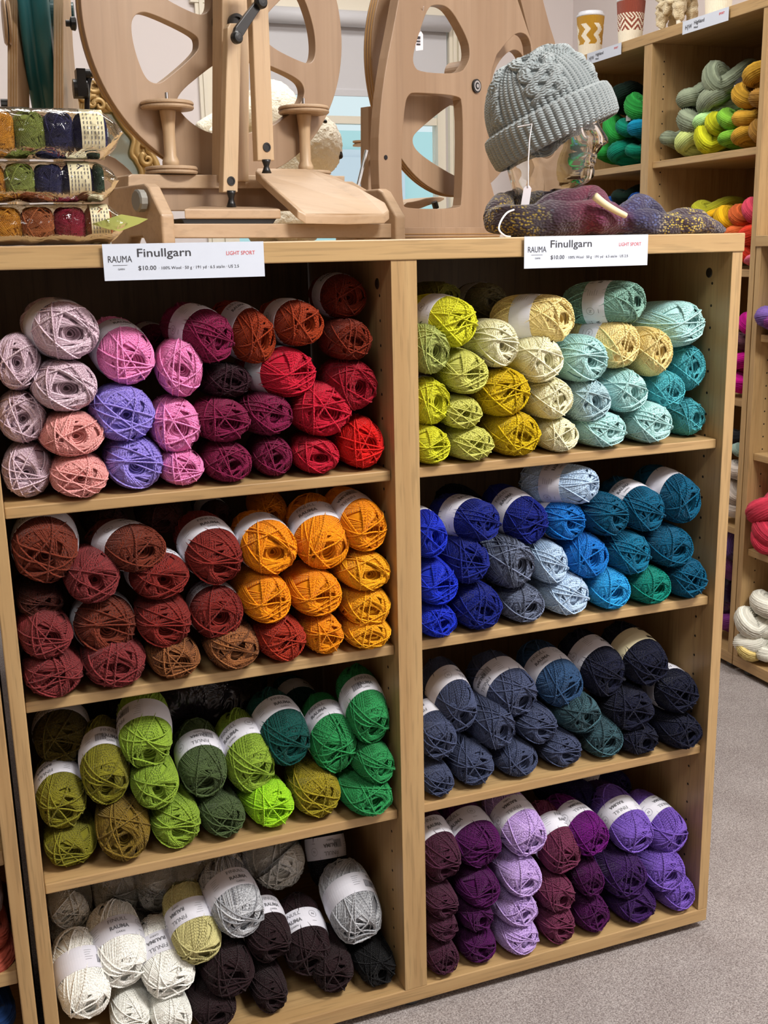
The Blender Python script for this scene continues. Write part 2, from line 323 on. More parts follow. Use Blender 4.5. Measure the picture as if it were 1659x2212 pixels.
# ------------------------------------------------------------------ yarn balls
A_, B_ = .0362, .066
def ball_radius(th):
    sn, cs = abs(math.sin(th)), abs(math.cos(th)); r = ((sn/A_)**2.7+(cs/B_)**2.7)**(-1/2.7)
    return r*(1-.21*math.exp(-(min(th, math.pi-th)/.34)**2))
def ball_mesh(seed, bands=13, per=12, ns=34, SR=.00108, step=.063, asc=1.0):
    r = np.random.RandomState(seed); V = []; Fc = []; ST = []; PL = []
    def loop(phi, al, sc, jit, offs=0.0, rad=None):
        rad = rad or SR
        nrm = np.array([math.cos(al)*math.cos(phi), math.sin(al), math.cos(al)*math.sin(phi)])
        e1 = np.cross(nrm, [0, 1, 0]); e1 /= np.linalg.norm(e1); e2 = np.cross(nrm, e1)
        ph = r.rand(3)*6.28; P = []
        for i in range(ns+1):
            t = 2*math.pi*i/ns; d = math.cos(t)*e1+math.sin(t)*e2+nrm*(offs+jit*math.sin(2*t+ph[0])); d /= np.linalg.norm(d)
            th = math.acos(max(-1, min(1, d[1]))); P.append(d*ball_radius(th)*((sc if sc < 1.01 else .998+(sc-.99)*math.cos(th)**2)+.006*math.sin(3*t+ph[1])))
        P = np.array(P); T = np.roll(P[:-1], -1, 0)-np.roll(P[:-1], 1, 0); T = np.vstack([T, T[:1]]); T /= np.linalg.norm(T, axis=1)[:, None]
        N = P/np.linalg.norm(P, axis=1)[:, None]; Bn = np.cross(T, N); Bn /= np.linalg.norm(Bn, axis=1)[:, None]; N = np.cross(Bn, T)
        L = np.concatenate([[0], np.cumsum(np.linalg.norm(np.diff(P, axis=0), axis=1))]); v0 = len(V); sv = r.rand()
        for i in range(ns+1):
            for j in range(6):
                a = 2*math.pi*j/5; V.append(P[i]+rad*(math.cos(a)*N[i]+math.sin(a)*Bn[i])); ST.append(sv); PL.append(2*j/5+L[i]/.0042)
        for i in range(ns):
            for j in range(5):
                a = v0+i*6+j; Fc.append((a, a+1, a+7, a+6))
    # solid core
    nu, nv = 24, 16
    for i in range(nv+1):
        th = math.pi*(i+.001)/(nv+.002); R = ball_radius(th)*.93*(1-.36*math.exp(-(min(th, math.pi-th)/.24)**2))
        for j in range(nu):
            p = 2*math.pi*j/nu; V.append(np.array([R*math.sin(th)*math.cos(p), R*math.cos(th), R*math.sin(th)*math.sin(p)])); ST.append(.0); PL.append(0)
    for i in range(nv):
        for j in range(nu): Fc.append((i*nu+j, i*nu+(j+1) % nu, (i+1)*nu+(j+1) % nu, (i+1)*nu+j))
    for sg in (-1, 1):          # coil inside the open end
        tt = np.linspace(0, 1, 110); ph0 = r.rand()*6.28; P = np.array([((.0150-.012*t+.0014*math.sin(31*t))*math.cos(ph0+t*28), sg*(.0485-.010*t+.0015*math.sin(17*t)), (.0150-.012*t)*math.sin(ph0+t*28)) for t in tt])
        v_, f_ = tube(P, SR*1.15, 6); v0 = len(V); V += [np.array(q) for q in v_]; Fc += [tuple(i+v0 for i in q) for q in f_]; ST += [r.rand()]*len(v_); PL += [0]*len(v_)
    f0 = r.rand()*6.28
    for k in range(bands):
        al = math.radians([12, 33, 17, 29, 10, 36, 22, 15, 31, 25, 19, 34, 14][k % 13]*asc+r.uniform(-2, 2)); ph = f0+k*2.399963+r.uniform(-.2, .2)
        if k % 3 == 2: ph += .5
        sc = .955+.04*k/bands
        for j in range(per): loop(ph+j*step*(1 if k % 2 else -1), al+r.uniform(-.012, .012), sc+r.uniform(-.006, .006), r.uniform(0, .012))
    for k in range(7): loop(r.rand()*6.28, math.radians(r.uniform(4, 30)), 1.02+.012*r.rand(), r.uniform(.01, .05), r.uniform(-.12, .12), SR*1.12)
    me = bpy.data.meshes.new('yarn_ball'); me.from_pydata([v.tolist() for v in V], [], Fc)
    me.polygons.foreach_set('use_smooth', [True]*len(me.polygons))
    for nme, dat in (('strand', ST), ('ply', PL)):
        a = me.attributes.new(nme, 'FLOAT', 'POINT'); a.data.foreach_set('value', np.array(dat, np.float32))
    me.materials.append(None); me.update(); return me
BALLS = [ball_mesh(11+i) for i in range(7)]
# printed paper band
def band_mesh(old=False):
    Rb = A_*1.055; W2 = .0168; nu = 64; V = []; Fc = []; fm = []
    for (r, s) in ((Rb, 1), (Rb-.0006, 1)):
        for y in (-W2, 0, W2):
            rr = r-(.0012 if y else 0)
            for j in range(nu):
                t = 2*math.pi*j/nu; V.append((rr*math.cos(t), y, rr*math.sin(t)))
    for q in range(2):
        for i in range(2):
            for j in range(nu):
                a = (q*3+i)*nu; f = (a+j, a+(j+1) % nu, a+nu+(j+1) % nu, a+nu+j); Fc.append(f if q == 0 else f[::-1]); fm.append(0)
    for e in (0, 2):
        for j in range(nu): Fc.append((e*nu+j, e*nu+(j+1) % nu, (3+e)*nu+(j+1) % nu, (3+e)*nu+j)); fm.append(0)
    V = np.array(V)
    def put(geo, ang, y, mi=1, flip=1):
        nonlocal V
        v, f = geo
        if len(v) == 0: return
        n = len(V); x = v[:, 0]*flip; yy = v[:, 1]*flip+y
        a = ang-x/Rb; r = Rb-.0012*np.abs(yy)/W2+.0004
        V = np.vstack([V, np.stack([r*np.cos(a), yy, r*np.sin(a)], 1)])
        for q in f: Fc.append([i+n for i in q]); fm.append(mi)
    def rect(x0, x1, y0, y1, n=4):
        xs = np.linspace(x0, x1, n+1); v = np.array([(x, y, 0) for x in xs for y in (y0, y1)]); return v, [(2*i, 2*i+2, 2*i+3, 2*i+1) for i in range(n)]
    def ring(c, r0, r1, n=28):
        v = np.array([(c[0]+r*math.cos(2*math.pi*i/n), c[1]+r*math.sin(2*math.pi*i/n), 0) for r in (r0, r1) for i in range(n)])
        return v, [(i, (i+1) % n, n+(i+1) % n, n+i) for i in range(n)]
    for a0 in (math.pi/2, math.pi/2+2.6):
        if old: put(rect(-.02, .02, -.014, .014, 12), a0, 0, 1); put(text_geo('Finull-', .011, .0003, 'CENTER'), a0, .001, 2); put(text_geo('garn', .009, .0003, 'CENTER'), a0, -.008, 2); continue
        put(text_geo('FINULL', .0088, .0, 'CENTER'), a0, .006); put(text_geo('RAUMA', .0078, .0003, 'CENTER'), a0, -.0055); put(text_geo('GARN', .0046, .0, 'CENTER'), a0, -.0125)
        put(rect(.0225, .0228, -.0185, .0185, 1), a0, 0); put(ring((.033, .004), .0058, .0062), a0, 0); put(text_geo('N', .0058, 0, 'CENTER'), a0-.033/Rb, .002)
        put(rect(.0295, .0365, -.0085, -.0079, 2), a0, 0)
        for k in range(5): put(rect(-.040, -.040+.011-.002*(k % 3), .009-.0035*k, .0094-.0035*k, 2), a0, 0)
    for k in range(14): put(rect(-.008+.0012*k, -.008+.0012*k+(.0005 if k % 3 else .0008), -.010, .002, 1), -math.pi*.55, 0)
    me = bpy.data.meshes.new('paper_band'); me.from_pydata(V.tolist(), [], [list(map(int, q)) for q in Fc])
    for q in ([M['cream'], M['black'], M['cream']] if old else [M['paper'], M['greyink']]): me.materials.append(q)
    me.polygons.foreach_set('material_index', fm); me.update(); return me
BAND, BAND_OLD = band_mesh(), band_mesh(True)
M['cellophane'] = bpy.data.materials.new('clear_cellophane'); mt = M['cellophane']; mt.use_nodes = True; nt = mt.node_tree; nt.nodes.clear()
o_ = nt.nodes.new('ShaderNodeOutputMaterial'); mx = nt.nodes.new('ShaderNodeMixShader'); tr = nt.nodes.new('ShaderNodeBsdfTransparent'); gl = nt.nodes.new('ShaderNodeBsdfGlossy'); gl.inputs['Roughness'].default_value = .08
tr.inputs[0].default_value = (.98, .98, .98, 1)
fr_ = nt.nodes.new('ShaderNodeFresnel'); fr_.inputs['IOR'].default_value = 1.5; nn_ = tex(nt, 'ShaderNodeTexNoise', (1, 1, 1), Scale=38, Detail=3, Distortion=1.2)
bb_ = nt.nodes.new('ShaderNodeBump'); bb_.inputs['Distance'].default_value = .004; bb_.inputs['Strength'].default_value = .8; nt.links.new(nn_.outputs[0], bb_.inputs['Height'])
nt.links.new(bb_.outputs[0], gl.inputs['Normal']); nt.links.new(bb_.outputs[0], fr_.inputs['Normal'])
ad_ = nt.nodes.new('ShaderNodeMath'); ad_.operation = 'ADD'; ad_.inputs[1].default_value = -.01; nt.links.new(fr_.outputs[0], ad_.inputs[0])
nt.links.new(ad_.outputs[0], mx.inputs[0]); nt.links.new(tr.outputs[0], mx.inputs[1]); nt.links.new(gl.outputs[0], mx.inputs[2]); nt.links.new(mx.outputs[0], o_.inputs[0])
mt = M['darkbag'] = bpy.data.materials.new('translucent_dark_bag'); mt.use_nodes = True; b = mt.node_tree.nodes['Principled BSDF']; b.inputs['Base Color'].default_value = (.012, .008, .012, 1); b.inputs['Roughness'].default_value = .22
n9 = tex(mt.node_tree, 'ShaderNodeTexNoise', (1, 1, 1), Scale=26, Detail=3, Distortion=1.5); bump(mt.node_tree, b, n9.outputs[0], .012, 1)

COLORS = dict(  # name: (hex, heather, second)
 dusty_lilac=('E2CCD8', .10, 'BCA0AE'), salmon_pink=('EEA8A4', .10, None), lavender=('9C8CE2', .10, None), candy_pink=('F894CC', .10, None),
 burgundy=('7E1844', .10, None), crimson=('C21A36', .10, None), bright_red=('DE1E1C', .10, None), aubergine=('33131F', .10, None), dark_crimson=('9C1228', .1, None),
 rust=('983614', .10, None), dark_rust=('7C2811', .10, None),
 acid_yellow=('DADA32', .08, None), pastel_lime=('D4D46E', .08, None), mustard=('D2B416', .10, None), cream=('FDF7D2', .06, None), pale_aqua=('BAE6E4', .08, None),
 light_teal=('56B6C2', .10, None), misty_blue=('B4D2DA', .08, None), grey_lime=('B4BE6C', .10, None), soft_yellow=('F8E29E', .08, None), sage_aqua=('86AFA0', .08, None),
 shaded_yellow=('8E8A3A', .1, None), shaded_cream=('8E8566', .1, None),  # balls at the back, with their shade mixed into the yarn colour
 maroon=('7E3032', .10, None), brown_heather=('9A6238', .16, '5E3820'), brick_red=('A83420', .10, None), orange=('EE9410', .08, None), golden_orange=('F2AC1C', .08, None),
 chestnut=('6E2F1F', .10, None), oxblood=('7E2620', .10, None), dark_brown=('4A1E16', .1, None),
 ultramarine=('1A34C8', .10, None), royal_navy=('15237E', .10, None), heather_grey_blue=('76819C', .14, '3E4454'), pale_blue=('BCD5EF', .08, None), sky_blue=('2FA4E2', .1, None),
 emerald_teal=('0F8878', .1, None), deep_teal=('075A7C', .1, None), azure=('1878CC', .1, None), petrol_blue=('0F6E92', .1, None),
 olive=('7E7A22', .12, None), bronze_olive=('7C6524', .12, None), apple_green=('8AA838', .1, None), moss=('4C5E38', .1, None), neon_lime=('A4DE28', .08, None), olive_gold=('9A8C22', .1, None),
 kelly_green=('2E9152', .1, None), bottle_green=('0D4C46', .1, None), dark_olive=('4E4312', .1, None),
 slate_blue=('454E6C', .12, None), teal_grey=('40626C', .14, '23363E'), denim_blue=('2F4E74', .12, None), ink_navy=('15182E', .1, None),
 ivory=('FFFFF8', .01, None), straw=('CFC88C', .08, None), silver_grey=('C4C7CC', .2, '85878D'), espresso=('2A1A1E', .1, None), jet_black=('101013', .1, None),
 plum_brown=('4A2238', .1, None), deep_purple=('4E1150', .1, None), lilac=('C6A8E4', .08, None), mauve_plum=('70304E', .1, None), violet_dark=('3E1E5C', .1, None), violet=('7C5CBE', .1, None), magenta_purple=('6A1274', .1, None), indigo=('1E1444', .1, None))
def mat_of(c): h = COLORS[c]; return yarn(c, *h)
# per compartment: name, zoom origin, zoom factor, shelf z, rows (cx, cy, rx, ry, colour, row, options) in reading order
BAYS = [
 ('top left', 0, 560, 1.885, Z['s1'][1], [
  (105,862,103,112,'dusty_lilac',0,{}),(325,885,118,88,'salmon_pink',0,{}),(550,830,118,112,'lavender',0,{}),(742,845,92,78,'candy_pink',0,{}),(932,828,100,82,'burgundy',0,{}),(1112,803,83,82,'burgundy',0,{}),(1290,800,95,75,'crimson',0,{}),(1475,748,92,108,'bright_red',0,{}),
  (90,645,98,108,'dusty_lilac',1,{}),(300,715,128,92,'salmon_pink',1,{}),(508,632,127,118,'lavender',1,{}),(718,680,103,117,'candy_pink',1,{}),(915,660,110,90,'burgundy',1,{}),(1095,632,103,90,'burgundy',1,{}),(1320,618,118,110,'crimson',1,{}),
  (70,420,92,118,'dusty_lilac',2,{}),(268,520,132,105,'dusty_lilac',2,{}),(530,410,115,118,'candy_pink',2,dict(L=1,p=14,y=14)),(735,445,95,120,'candy_pink',2,{}),(930,495,100,72,'aubergine',2,dict(dy=.03)),(1195,465,115,105,'crimson',2,dict(L=1,y=32)),(1440,515,102,105,'dark_crimson',2,{}),
  (285,300,132,120,'dusty_lilac',3,dict(L=1,y=18,p=5)),(870,325,102,110,'burgundy',3,dict(L=1,y=28,p=10)),(1050,325,83,112,'rust',3,dict(L=1,y=26,p=12)),(1235,265,98,95,'rust',3,dict(L=1,y=15)),(1430,330,88,85,'dark_rust',3,{}),(1412,155,92,92,'dark_rust',4,dict(L=1,dy=.03)),
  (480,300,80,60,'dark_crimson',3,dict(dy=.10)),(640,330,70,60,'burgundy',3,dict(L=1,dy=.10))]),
 ('top right', 860, 560, 2.0764, Z['s1'][1], [
  (140,832,90,90,'acid_yellow',0,{}),(330,825,103,80,'pastel_lime',0,{}),(530,783,115,102,'mustard',0,{}),(722,785,85,80,'cream',0,{}),(918,762,112,84,'pale_aqua',0,{}),(1130,732,104,95,'pale_aqua',0,{}),(1297,705,72,88,'light_teal',0,{}),
  (155,640,92,112,'acid_yellow',1,dict(L=1)),(285,688,95,77,'pastel_lime',1,{}),(480,597,120,112,'mustard',1,{}),(688,625,93,97,'cream',1,{}),(858,635,96,102,'misty_blue',1,{}),(1020,592,98,100,'pale_aqua',1,{}),(1192,588,88,90,'light_teal',1,{}),
  (145,408,88,112,'grey_lime',2,{}),(305,510,100,100,'pastel_lime',2,{}),(450,382,92,108,'cream',2,{}),(640,449,102,111,'cream',2,{}),(840,449,102,107,'pale_aqua',2,{}),(1002,385,100,114,'soft_yellow',2,dict(L=1,y=20,p=6)),(1143,417,80,110,'soft_yellow',2,{}),(1312,485,95,107,'light_teal',2,{}),
  (268,288,110,115,'acid_yellow',3,dict(L=1,y=18,p=4)),(710,270,110,112,'soft_yellow',3,dict(L=1,y=42)),(1035,195,105,100,'sage_aqua',3,dict(L=1,y=46)),(1265,290,118,104,'pale_aqua',3,dict(y=18)),
  (190,160,90,60,'shaded_yellow',3,dict(dy=.12)),(410,190,95,85,'shaded_cream',3,dict(L=1,dy=.12))]),
 ('second left', 0, 1020, 1.8433, Z['s2'][1], [
  (215,832,122,95,'maroon',0,{}),(465,802,125,103,'maroon',0,{}),(700,752,102,82,'brown_heather',0,{}),(930,708,108,90,'brown_heather',0,{}),(1128,668,95,92,'brick_red',0,{}),(1290,642,77,85,'orange',0,{}),(1465,645,97,64,'golden_orange',0,{}),
  (182,650,110,100,'maroon',1,{}),(428,618,123,122,'chestnut',1,dict(L=1)),(655,600,110,100,'oxblood',1,{}),(872,570,108,108,'oxblood',1,dict(L=1)),(1065,505,95,105,'orange',1,{}),(1262,485,103,95,'orange',1,{}),(1474,532,110,83,'golden_orange',1,{}),
  (155,512,100,65,'dark_brown',2,dict(dy=.03)),(370,420,110,108,'maroon',2,{}),(645,425,120,92,'oxblood',2,dict(L=1)),(1462,395,103,80,'golden_orange',2,{}),
  (175,328,133,135,'chestnut',3,dict(L=1,p=8)),(560,312,120,97,'chestnut',3,dict(L=1,y=30)),(868,355,114,112,'oxblood',3,dict(L=1,p=16,y=10)),(1085,314,113,110,'orange',3,dict(L=1,p=5)),(1292,298,112,108,'orange',3,dict(L=1,p=20)),(1478,225,108,108,'orange',3,dict(L=1,p=10,y=12)),
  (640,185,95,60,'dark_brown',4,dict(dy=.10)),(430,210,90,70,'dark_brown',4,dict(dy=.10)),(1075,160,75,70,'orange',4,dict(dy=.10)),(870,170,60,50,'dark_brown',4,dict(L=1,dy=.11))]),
 ('second right', 860, 980, 2.0764, Z['s2'][1], [
  (172,745,93,77,'ultramarine',0,{}),(362,685,110,107,'royal_navy',0,{}),(560,670,95,88,'heather_grey_blue',0,{}),(755,627,107,100,'pale_blue',0,{}),(948,605,92,95,'sky_blue',0,{}),(1128,590,92,87,'emerald_teal',0,{}),(1295,555,90,95,'deep_teal',0,{}),
  (172,580,97,107,'ultramarine',1,{}),(312,480,102,110,'royal_navy',1,{}),(512,492,104,118,'heather_grey_blue',1,{}),(680,490,80,98,'pale_blue',1,{}),(845,460,100,102,'azure',1,{}),(1038,447,98,102,'petrol_blue',1,{}),(1222,418,102,94,'deep_teal',1,{}),
  (150,370,80,112,'ultramarine',2,dict(L=1)),(378,308,108,98,'royal_navy',2,dict(L=1,y=22)),(592,315,100,108,'royal_navy',2,dict(L=1,y=14,p=12)),(760,305,95,94,'azure',2,dict(L=1)),(940,277,90,98,'deep_teal',2,{}),(1118,262,102,102,'deep_teal',2,dict(L=1,p=8,y=8)),(1283,215,92,112,'deep_teal',2,dict(L=1,p=8,y=10)),
  (830,142,98,92,'pale_blue',3,dict(L=1,y=46)),(320,260,90,90,'ink_navy',3,dict(dy=.11))]),
 ('third left', 0, 1400, 1.8433, Z['s3'][1], [
  (282,785,103,74,'olive',0,{}),(493,732,108,116,'bronze_olive',0,{}),(702,692,100,102,'apple_green',0,{}),(890,665,88,84,'moss',0,{}),(1080,622,93,92,'neon_lime',0,{}),(1262,575,98,98,'olive_gold',0,{}),(1470,592,100,76,'kelly_green',0,{}),
  (245,630,103,115,'olive',1,dict(L=1,p=10)),(422,525,97,130,'olive',1,dict(L=1,p=18)),(620,545,95,96,'apple_green',1,{}),(815,510,97,104,'moss',1,dict(L=1,p=16)),(1010,480,100,128,'apple_green',1,dict(L=1,p=18,y=8)),(1150,375,103,116,'bottle_green',1,dict(L=1,p=14,y=10)),(1338,400,94,125,'kelly_green',1,dict(L=1,p=14)),(1500,455,82,82,'kelly_green',1,{}),
  (245,370,112,108,'dark_olive',2,dict(L=1,dy=.05)),(585,395,107,104,'apple_green',2,dict(L=1,p=20)),(1492,290,102,112,'kelly_green',2,dict(L=1,p=20)),
  (1215,250,80,80,'bottle_green',2,dict(L=1,dy=.12))]),
 ('third right', 860, 1340, 2.0764, Z['s3'][1], [
  (172,710,78,72,'slate_blue',0,{}),(336,645,96,97,'slate_blue',0,{}),(530,615,97,80,'slate_blue',0,{}),(728,572,97,80,'slate_blue',0,{}),(916,522,92,92,'teal_grey',0,{}),(1075,525,95,72,'ink_navy',0,{}),(1270,498,93,80,'ink_navy',0,{}),
  (182,535,93,110,'slate_blue',1,dict(L=1,p=10)),(433,475,95,110,'slate_blue',1,{}),(622,468,95,84,'slate_blue',1,{}),(812,415,100,90,'teal_grey',1,{}),(1042,400,110,102,'ink_navy',1,{}),(1268,330,100,100,'ink_navy',1,dict(L=1)),
  (275,405,92,125,'slate_blue',2,dict(L=1,p=20,y=4)),(533,345,120,110,'slate_blue',2,dict(L=1,p=14,y=14)),(742,300,108,108,'denim_blue',2,dict(L=1,p=14,y=8)),(938,248,106,116,'ink_navy',2,dict(L=1,p=14,y=10)),(1128,208,108,106,'ink_navy',2,dict(L=2,p=14,y=8))]),
 ('bottom left', 0, 1740, 1.8433, Z['bt'], [
  (520,838,80,92,'ivory',0,dict(p=8)),(685,838,82,78,'ivory',0,{}),(852,800,92,72,'espresso',0,{}),(1075,735,72,82,'espresso',0,{}),(1325,650,85,95,'espresso',0,{}),(1500,635,82,76,'jet_black',0,{}),
  (345,770,104,112,'ivory',1,dict(L=1,p=26,y=6,dy=-.02)),(495,640,107,110,'ivory',1,dict(L=1,p=22,y=8)),(680,690,108,98,'ivory',1,dict(L=1,p=22,y=8)),(915,660,103,106,'espresso',1,{}),(1080,545,92,98,'espresso',1,dict(L=1,p=16)),(1232,600,98,104,'espresso',1,dict(L=1,p=20)),
  (795,555,98,94,'straw',2,dict(L=1,p=26,y=8)),(965,440,106,106,'silver_grey',2,dict(L=1,p=16,y=14)),(1433,468,104,120,'silver_grey',2,dict(L=1,p=24,y=4)),
  (1310,270,78,100,'jet_black',3,dict(L=1,p=60,dy=.10))]),
 ('bottom right', 860, 1640, 2.0764, Z['bt'], [
  (192,875,78,82,'plum_brown',0,{}),(354,822,86,77,'deep_purple',0,{}),(540,808,94,82,'lilac',0,{}),(710,735,82,92,'mauve_plum',0,{}),(866,685,80,85,'deep_purple',0,{}),(1058,670,100,80,'violet_dark',0,{}),(1255,615,90,86,'violet',0,{}),
  (192,735,76,65,'plum_brown',1,{}),(348,695,80,68,'deep_purple',1,{}),(535,668,93,77,'lilac',1,{}),(708,600,88,78,'mauve_plum',1,{}),(852,530,68,82,'deep_purple',1,{}),(1018,520,102,108,'violet_dark',1,{}),(1190,495,97,100,'violet',1,{}),
  (192,635,78,68,'plum_brown',2,{}),(366,575,92,82,'deep_purple',2,{}),(553,525,92,88,'lilac',2,{}),
  (200,460,96,120,'plum_brown',3,dict(L=1,p=20)),(372,400,112,102,'deep_purple',3,dict(L=1,p=14,y=6)),(582,350,102,106,'lilac',3,dict(L=1,p=16,y=10)),(742,430,95,112,'mauve_plum',3,dict(L=1,p=20,y=6)),(868,350,98,98,'magenta_purple',3,dict(L=1,p=6,y=18)),(1063,342,100,94,'violet',3,dict(L=1,p=18,y=6)),(1238,335,110,102,'violet',3,dict(L=1,p=12,y=22)),
  (820,180,90,85,'indigo',4,dict(dy=.10,y=30)),(960,205,85,80,'violet_dark',4,dict(dy=.07)),(985,120,80,75,'indigo',4,dict(L=1,dy=.10,y=40))])]
ORD = ['leftmost', 'second', 'third', 'fourth', 'fifth', 'sixth', 'seventh']
ROWN = ['bottom row', 'second row up', 'third row up', 'fourth row up', 'topmost row']
first_use = {}
def make_ball(mesh_i, P, sx, sz, yaw, pitch, colour, bandk, flip, label, group, name='yarn_ball', sy=1.0):
    o = bpy.data.objects.new(name, BALLS[mesh_i]); COL.objects.link(o)
    o.material_slots[0].link = 'OBJECT'; o.material_slots[0].material = mat_of(colour)
    Rm = Matrix.Rotation(R_(yaw), 3, 'Z') @ Matrix.Rotation(R_(pitch), 3, 'X')
    ax = Rm @ Vector((0, 1, 0)); C = Vector(P)+ax*(.040 if bandk else .031)*sy
    Rf = Rm @ Matrix.Rotation(math.pi, 3, 'Z') if flip else Rm
    o.matrix_world = Matrix.Translation(C) @ Rf.to_4x4() @ Matrix.Diagonal((sx, sy, sz, 1))
    tag(o, label, 'yarn ball', group)
    if bandk:
        c = bpy.data.objects.new('paper_band', BAND_OLD if bandk == 2 else BAND); COL.objects.link(c); c.parent = o
        c.rotation_euler = (0, rng.uniform(-.8, .8)+(math.pi if rng.rand() < .25 else 0), 0)
        c['label'] = 'old black and gold paper band' if bandk == 2 else 'white printed paper band'
    return o
for bay, ox, oy, sc, zs_, rows in BAYS:
    side = 'left' if 'left' in bay else 'right'; xa, xb = (XL1, XM0) if side == 'left' else (XM1, XR0)
    # bottom row: each ball's belly touches the shelf
    info = []; ys = []
    for (cx, cy, rx, ry, col, row, op) in rows:
        u, v = ox+cx/sc, oy+cy/sc
        if row == 0:
            y = .045
            for _ in range(12):
                P = on(1, y, u, v); rz = ry/sc/F_PX*depth(P); P = on(2, zs_+rz*1.02, u, v); y = min(max(P[1], .02), .09)
            ys.append((u, y))
    for i, (cx, cy, rx, ry, col, row, op) in enumerate(rows):
        u, v = ox+cx/sc, oy+cy/sc
        yb = float(np.interp(u, [q[0] for q in sorted(ys)], [q[1] for q in sorted(ys)]))
        if row == 0: y = dict(ys)[u]
        else: y = yb+.004+op.get('dy', 0)+(.006 if op.get('p', 0) > 10 else 0)
        P = on(1, y, u, v); d = depth(P)
        if row == 0: P[2] = zs_+ry/sc/F_PX*d*1.0
        cl = 1/math.cos(math.atan2(P[0]-CAM[0], P[1]-CAM[1])-R_(20.6))
        sx = rx/sc/F_PX*d/A_*.985; sz = ry/sc/F_PX*d/A_*.985
        hx = sx*A_*1.03
        if P[0]-hx < xa+.001: r_ = P[0]+hx; hx = (r_-xa-.001)/2; P[0] = r_-hx; sx = hx/A_/1.03
        if P[0]+hx > xb-.001: l_ = P[0]-hx; hx = (xb-.001-l_)/2; P[0] = l_+hx; sx = hx/A_/1.03
        same = [q for q in rows if q[4] == col and q[5] == row]; samec = [q for q in rows if q[4] == col]
        cn_ = col.replace('_', ' '); bn = ' banded' if op.get('L') else ''
        if len(samec) == 1: lab = f'{cn_} wool ball, the only one that colour in the {bay} compartment'
        elif len(same) == 1: lab = f'{cn_} wool ball in the {ROWN[row]} of the {bay} compartment'
        else:
            k = sorted(q[0] for q in same).index(cx); lab = f'{cn_} wool ball, {ORD[k]} of {len(same)} in the {ROWN[row]}, {bay} compartment'
        yaw = op['y']*.72 if 'y' in op else rng.uniform(-6, 6); pit = op.get('p', rng.uniform(-3, 3))
        if row == 0: pit = 0
        zc = {'top': Z['tb'], 'second': Z['s1'][0], 'third': Z['s2'][0], 'bottom': Z['s3'][0]}[bay.split()[0]]-.003
        while pit > 0 and P[2]+.03*math.sin(R_(pit))+math.hypot(B_*math.sin(R_(pit)), A_*1.03*sz*math.cos(R_(pit))) > zc: pit -= 1
        make_ball(int(rng.randint(7)), P, sx, sz, yaw, pit, col, op.get('L', 0), rng.rand() < .5, lab, f'yarn balls in the {bay} compartment', sy=op.get('sy', 1.0)*(.92+.08*min(sx, 1.2)))
#@@SKEINS
# ------------------------------------------------------------------ twisted skeins
def skein_mesh(seed):
    r = np.random.RandomState(seed); L = .15; rr = .0172; R0 = .0215; P = []; w = 1.35*math.pi/L; f0 = r.rand()*.6
    for y in np.linspace(L, 0, 18): P.append((rr*math.cos(f0+w*y), y, rr*math.sin(f0+w*y)))
    for a in np.linspace(0, math.pi, 11)[1:-1]: P.append((rr*math.cos(a)*math.cos(f0), -.016*math.sin(a), rr*math.cos(a)*math.sin(f0)))
    for y in np.linspace(0, L, 18): P.append((-rr*math.cos(f0+w*y), y, -rr*math.sin(f0+w*y)))
    P = np.array(P); n = 84; k = len(P); t = np.arange(k)/(k-1)
    rad = R0*(.93+.09*np.sin(t*9+r.rand()*6)); rad[0] = rad[-1] = .008; rad[1] = rad[-2] = .015
    V, Fc = tube(P, 1.0, n); V = np.array(V).reshape(k, n, 3); lob = r.rand(28); sp = r.rand(28)*.09; ST = []
    for i in range(k):
        for j in range(n):
            q = (j+i*.5) % n; l = int(q//3) % 28; V[i, j] = P[i]+(V[i, j]-P[i])*rad[i]*(1+.085*math.cos(2*math.pi*(q/3))+sp[l]-.03); ST.append(lob[l])
    me = bpy.data.meshes.new('yarn_skein'); me.from_pydata(V.reshape(-1, 3).tolist(), [], [list(f) for f in Fc]); me.polygons.foreach_set('use_smooth', [True]*len(me.polygons))
    a = me.attributes.new('strand', 'FLOAT', 'POINT'); a.data.foreach_set('value', np.array(ST, np.float32)); me.materials.append(None); return me
SK = [skein_mesh(50+i) for i in range(4)]
COLORS.update(sage=('8F9A82', .1, None), pale_lime=('CFE08A', .08, None), yellow_green=('C9CC2A', .08, None), mint_green=('B4E29A', .08, None), leaf_green=('7CB73C', .1, None), old_gold=('C79A35', .1, None), tobacco=('A57A38', .12, None),
  black_green=('12241C', .1, None), grass_green=('2F9E45', .1, None), jade=('12856C', .1, None), turquoise_blue=('1690B8', .1, None), cobalt=('1A4E9E', .1, None), lemon_green=('A9A92C', .1, None), sunflower=('E3B21E', .08, None),
  coral_pink=('E2506A', .08, None), tangerine=('DE6E3A', .1, None), tomato_red=('E0402A', .1, None), hot_pink=('F07C98', .08, None), magenta=('D01C98', .1, None), plum_grey=('6A4450', .1, None), charcoal=('2E2E34', .1, None), pale_mint=('9DB8B0', .08, None),
  oat=('DDD3CA', .06, None), raspberry=('C93A50', .1, None), amethyst=('7A5EA8', .1, None), orchid=('8A4494', .1, None), undyed_white=('EDEADC', .05, None), butter=('E6CF86', .08, None), salmon_red=('BE5E4C', .1, None), taupe_pink=('9E8688', .1, None), night_blue=('1F3C6E', .1, None))
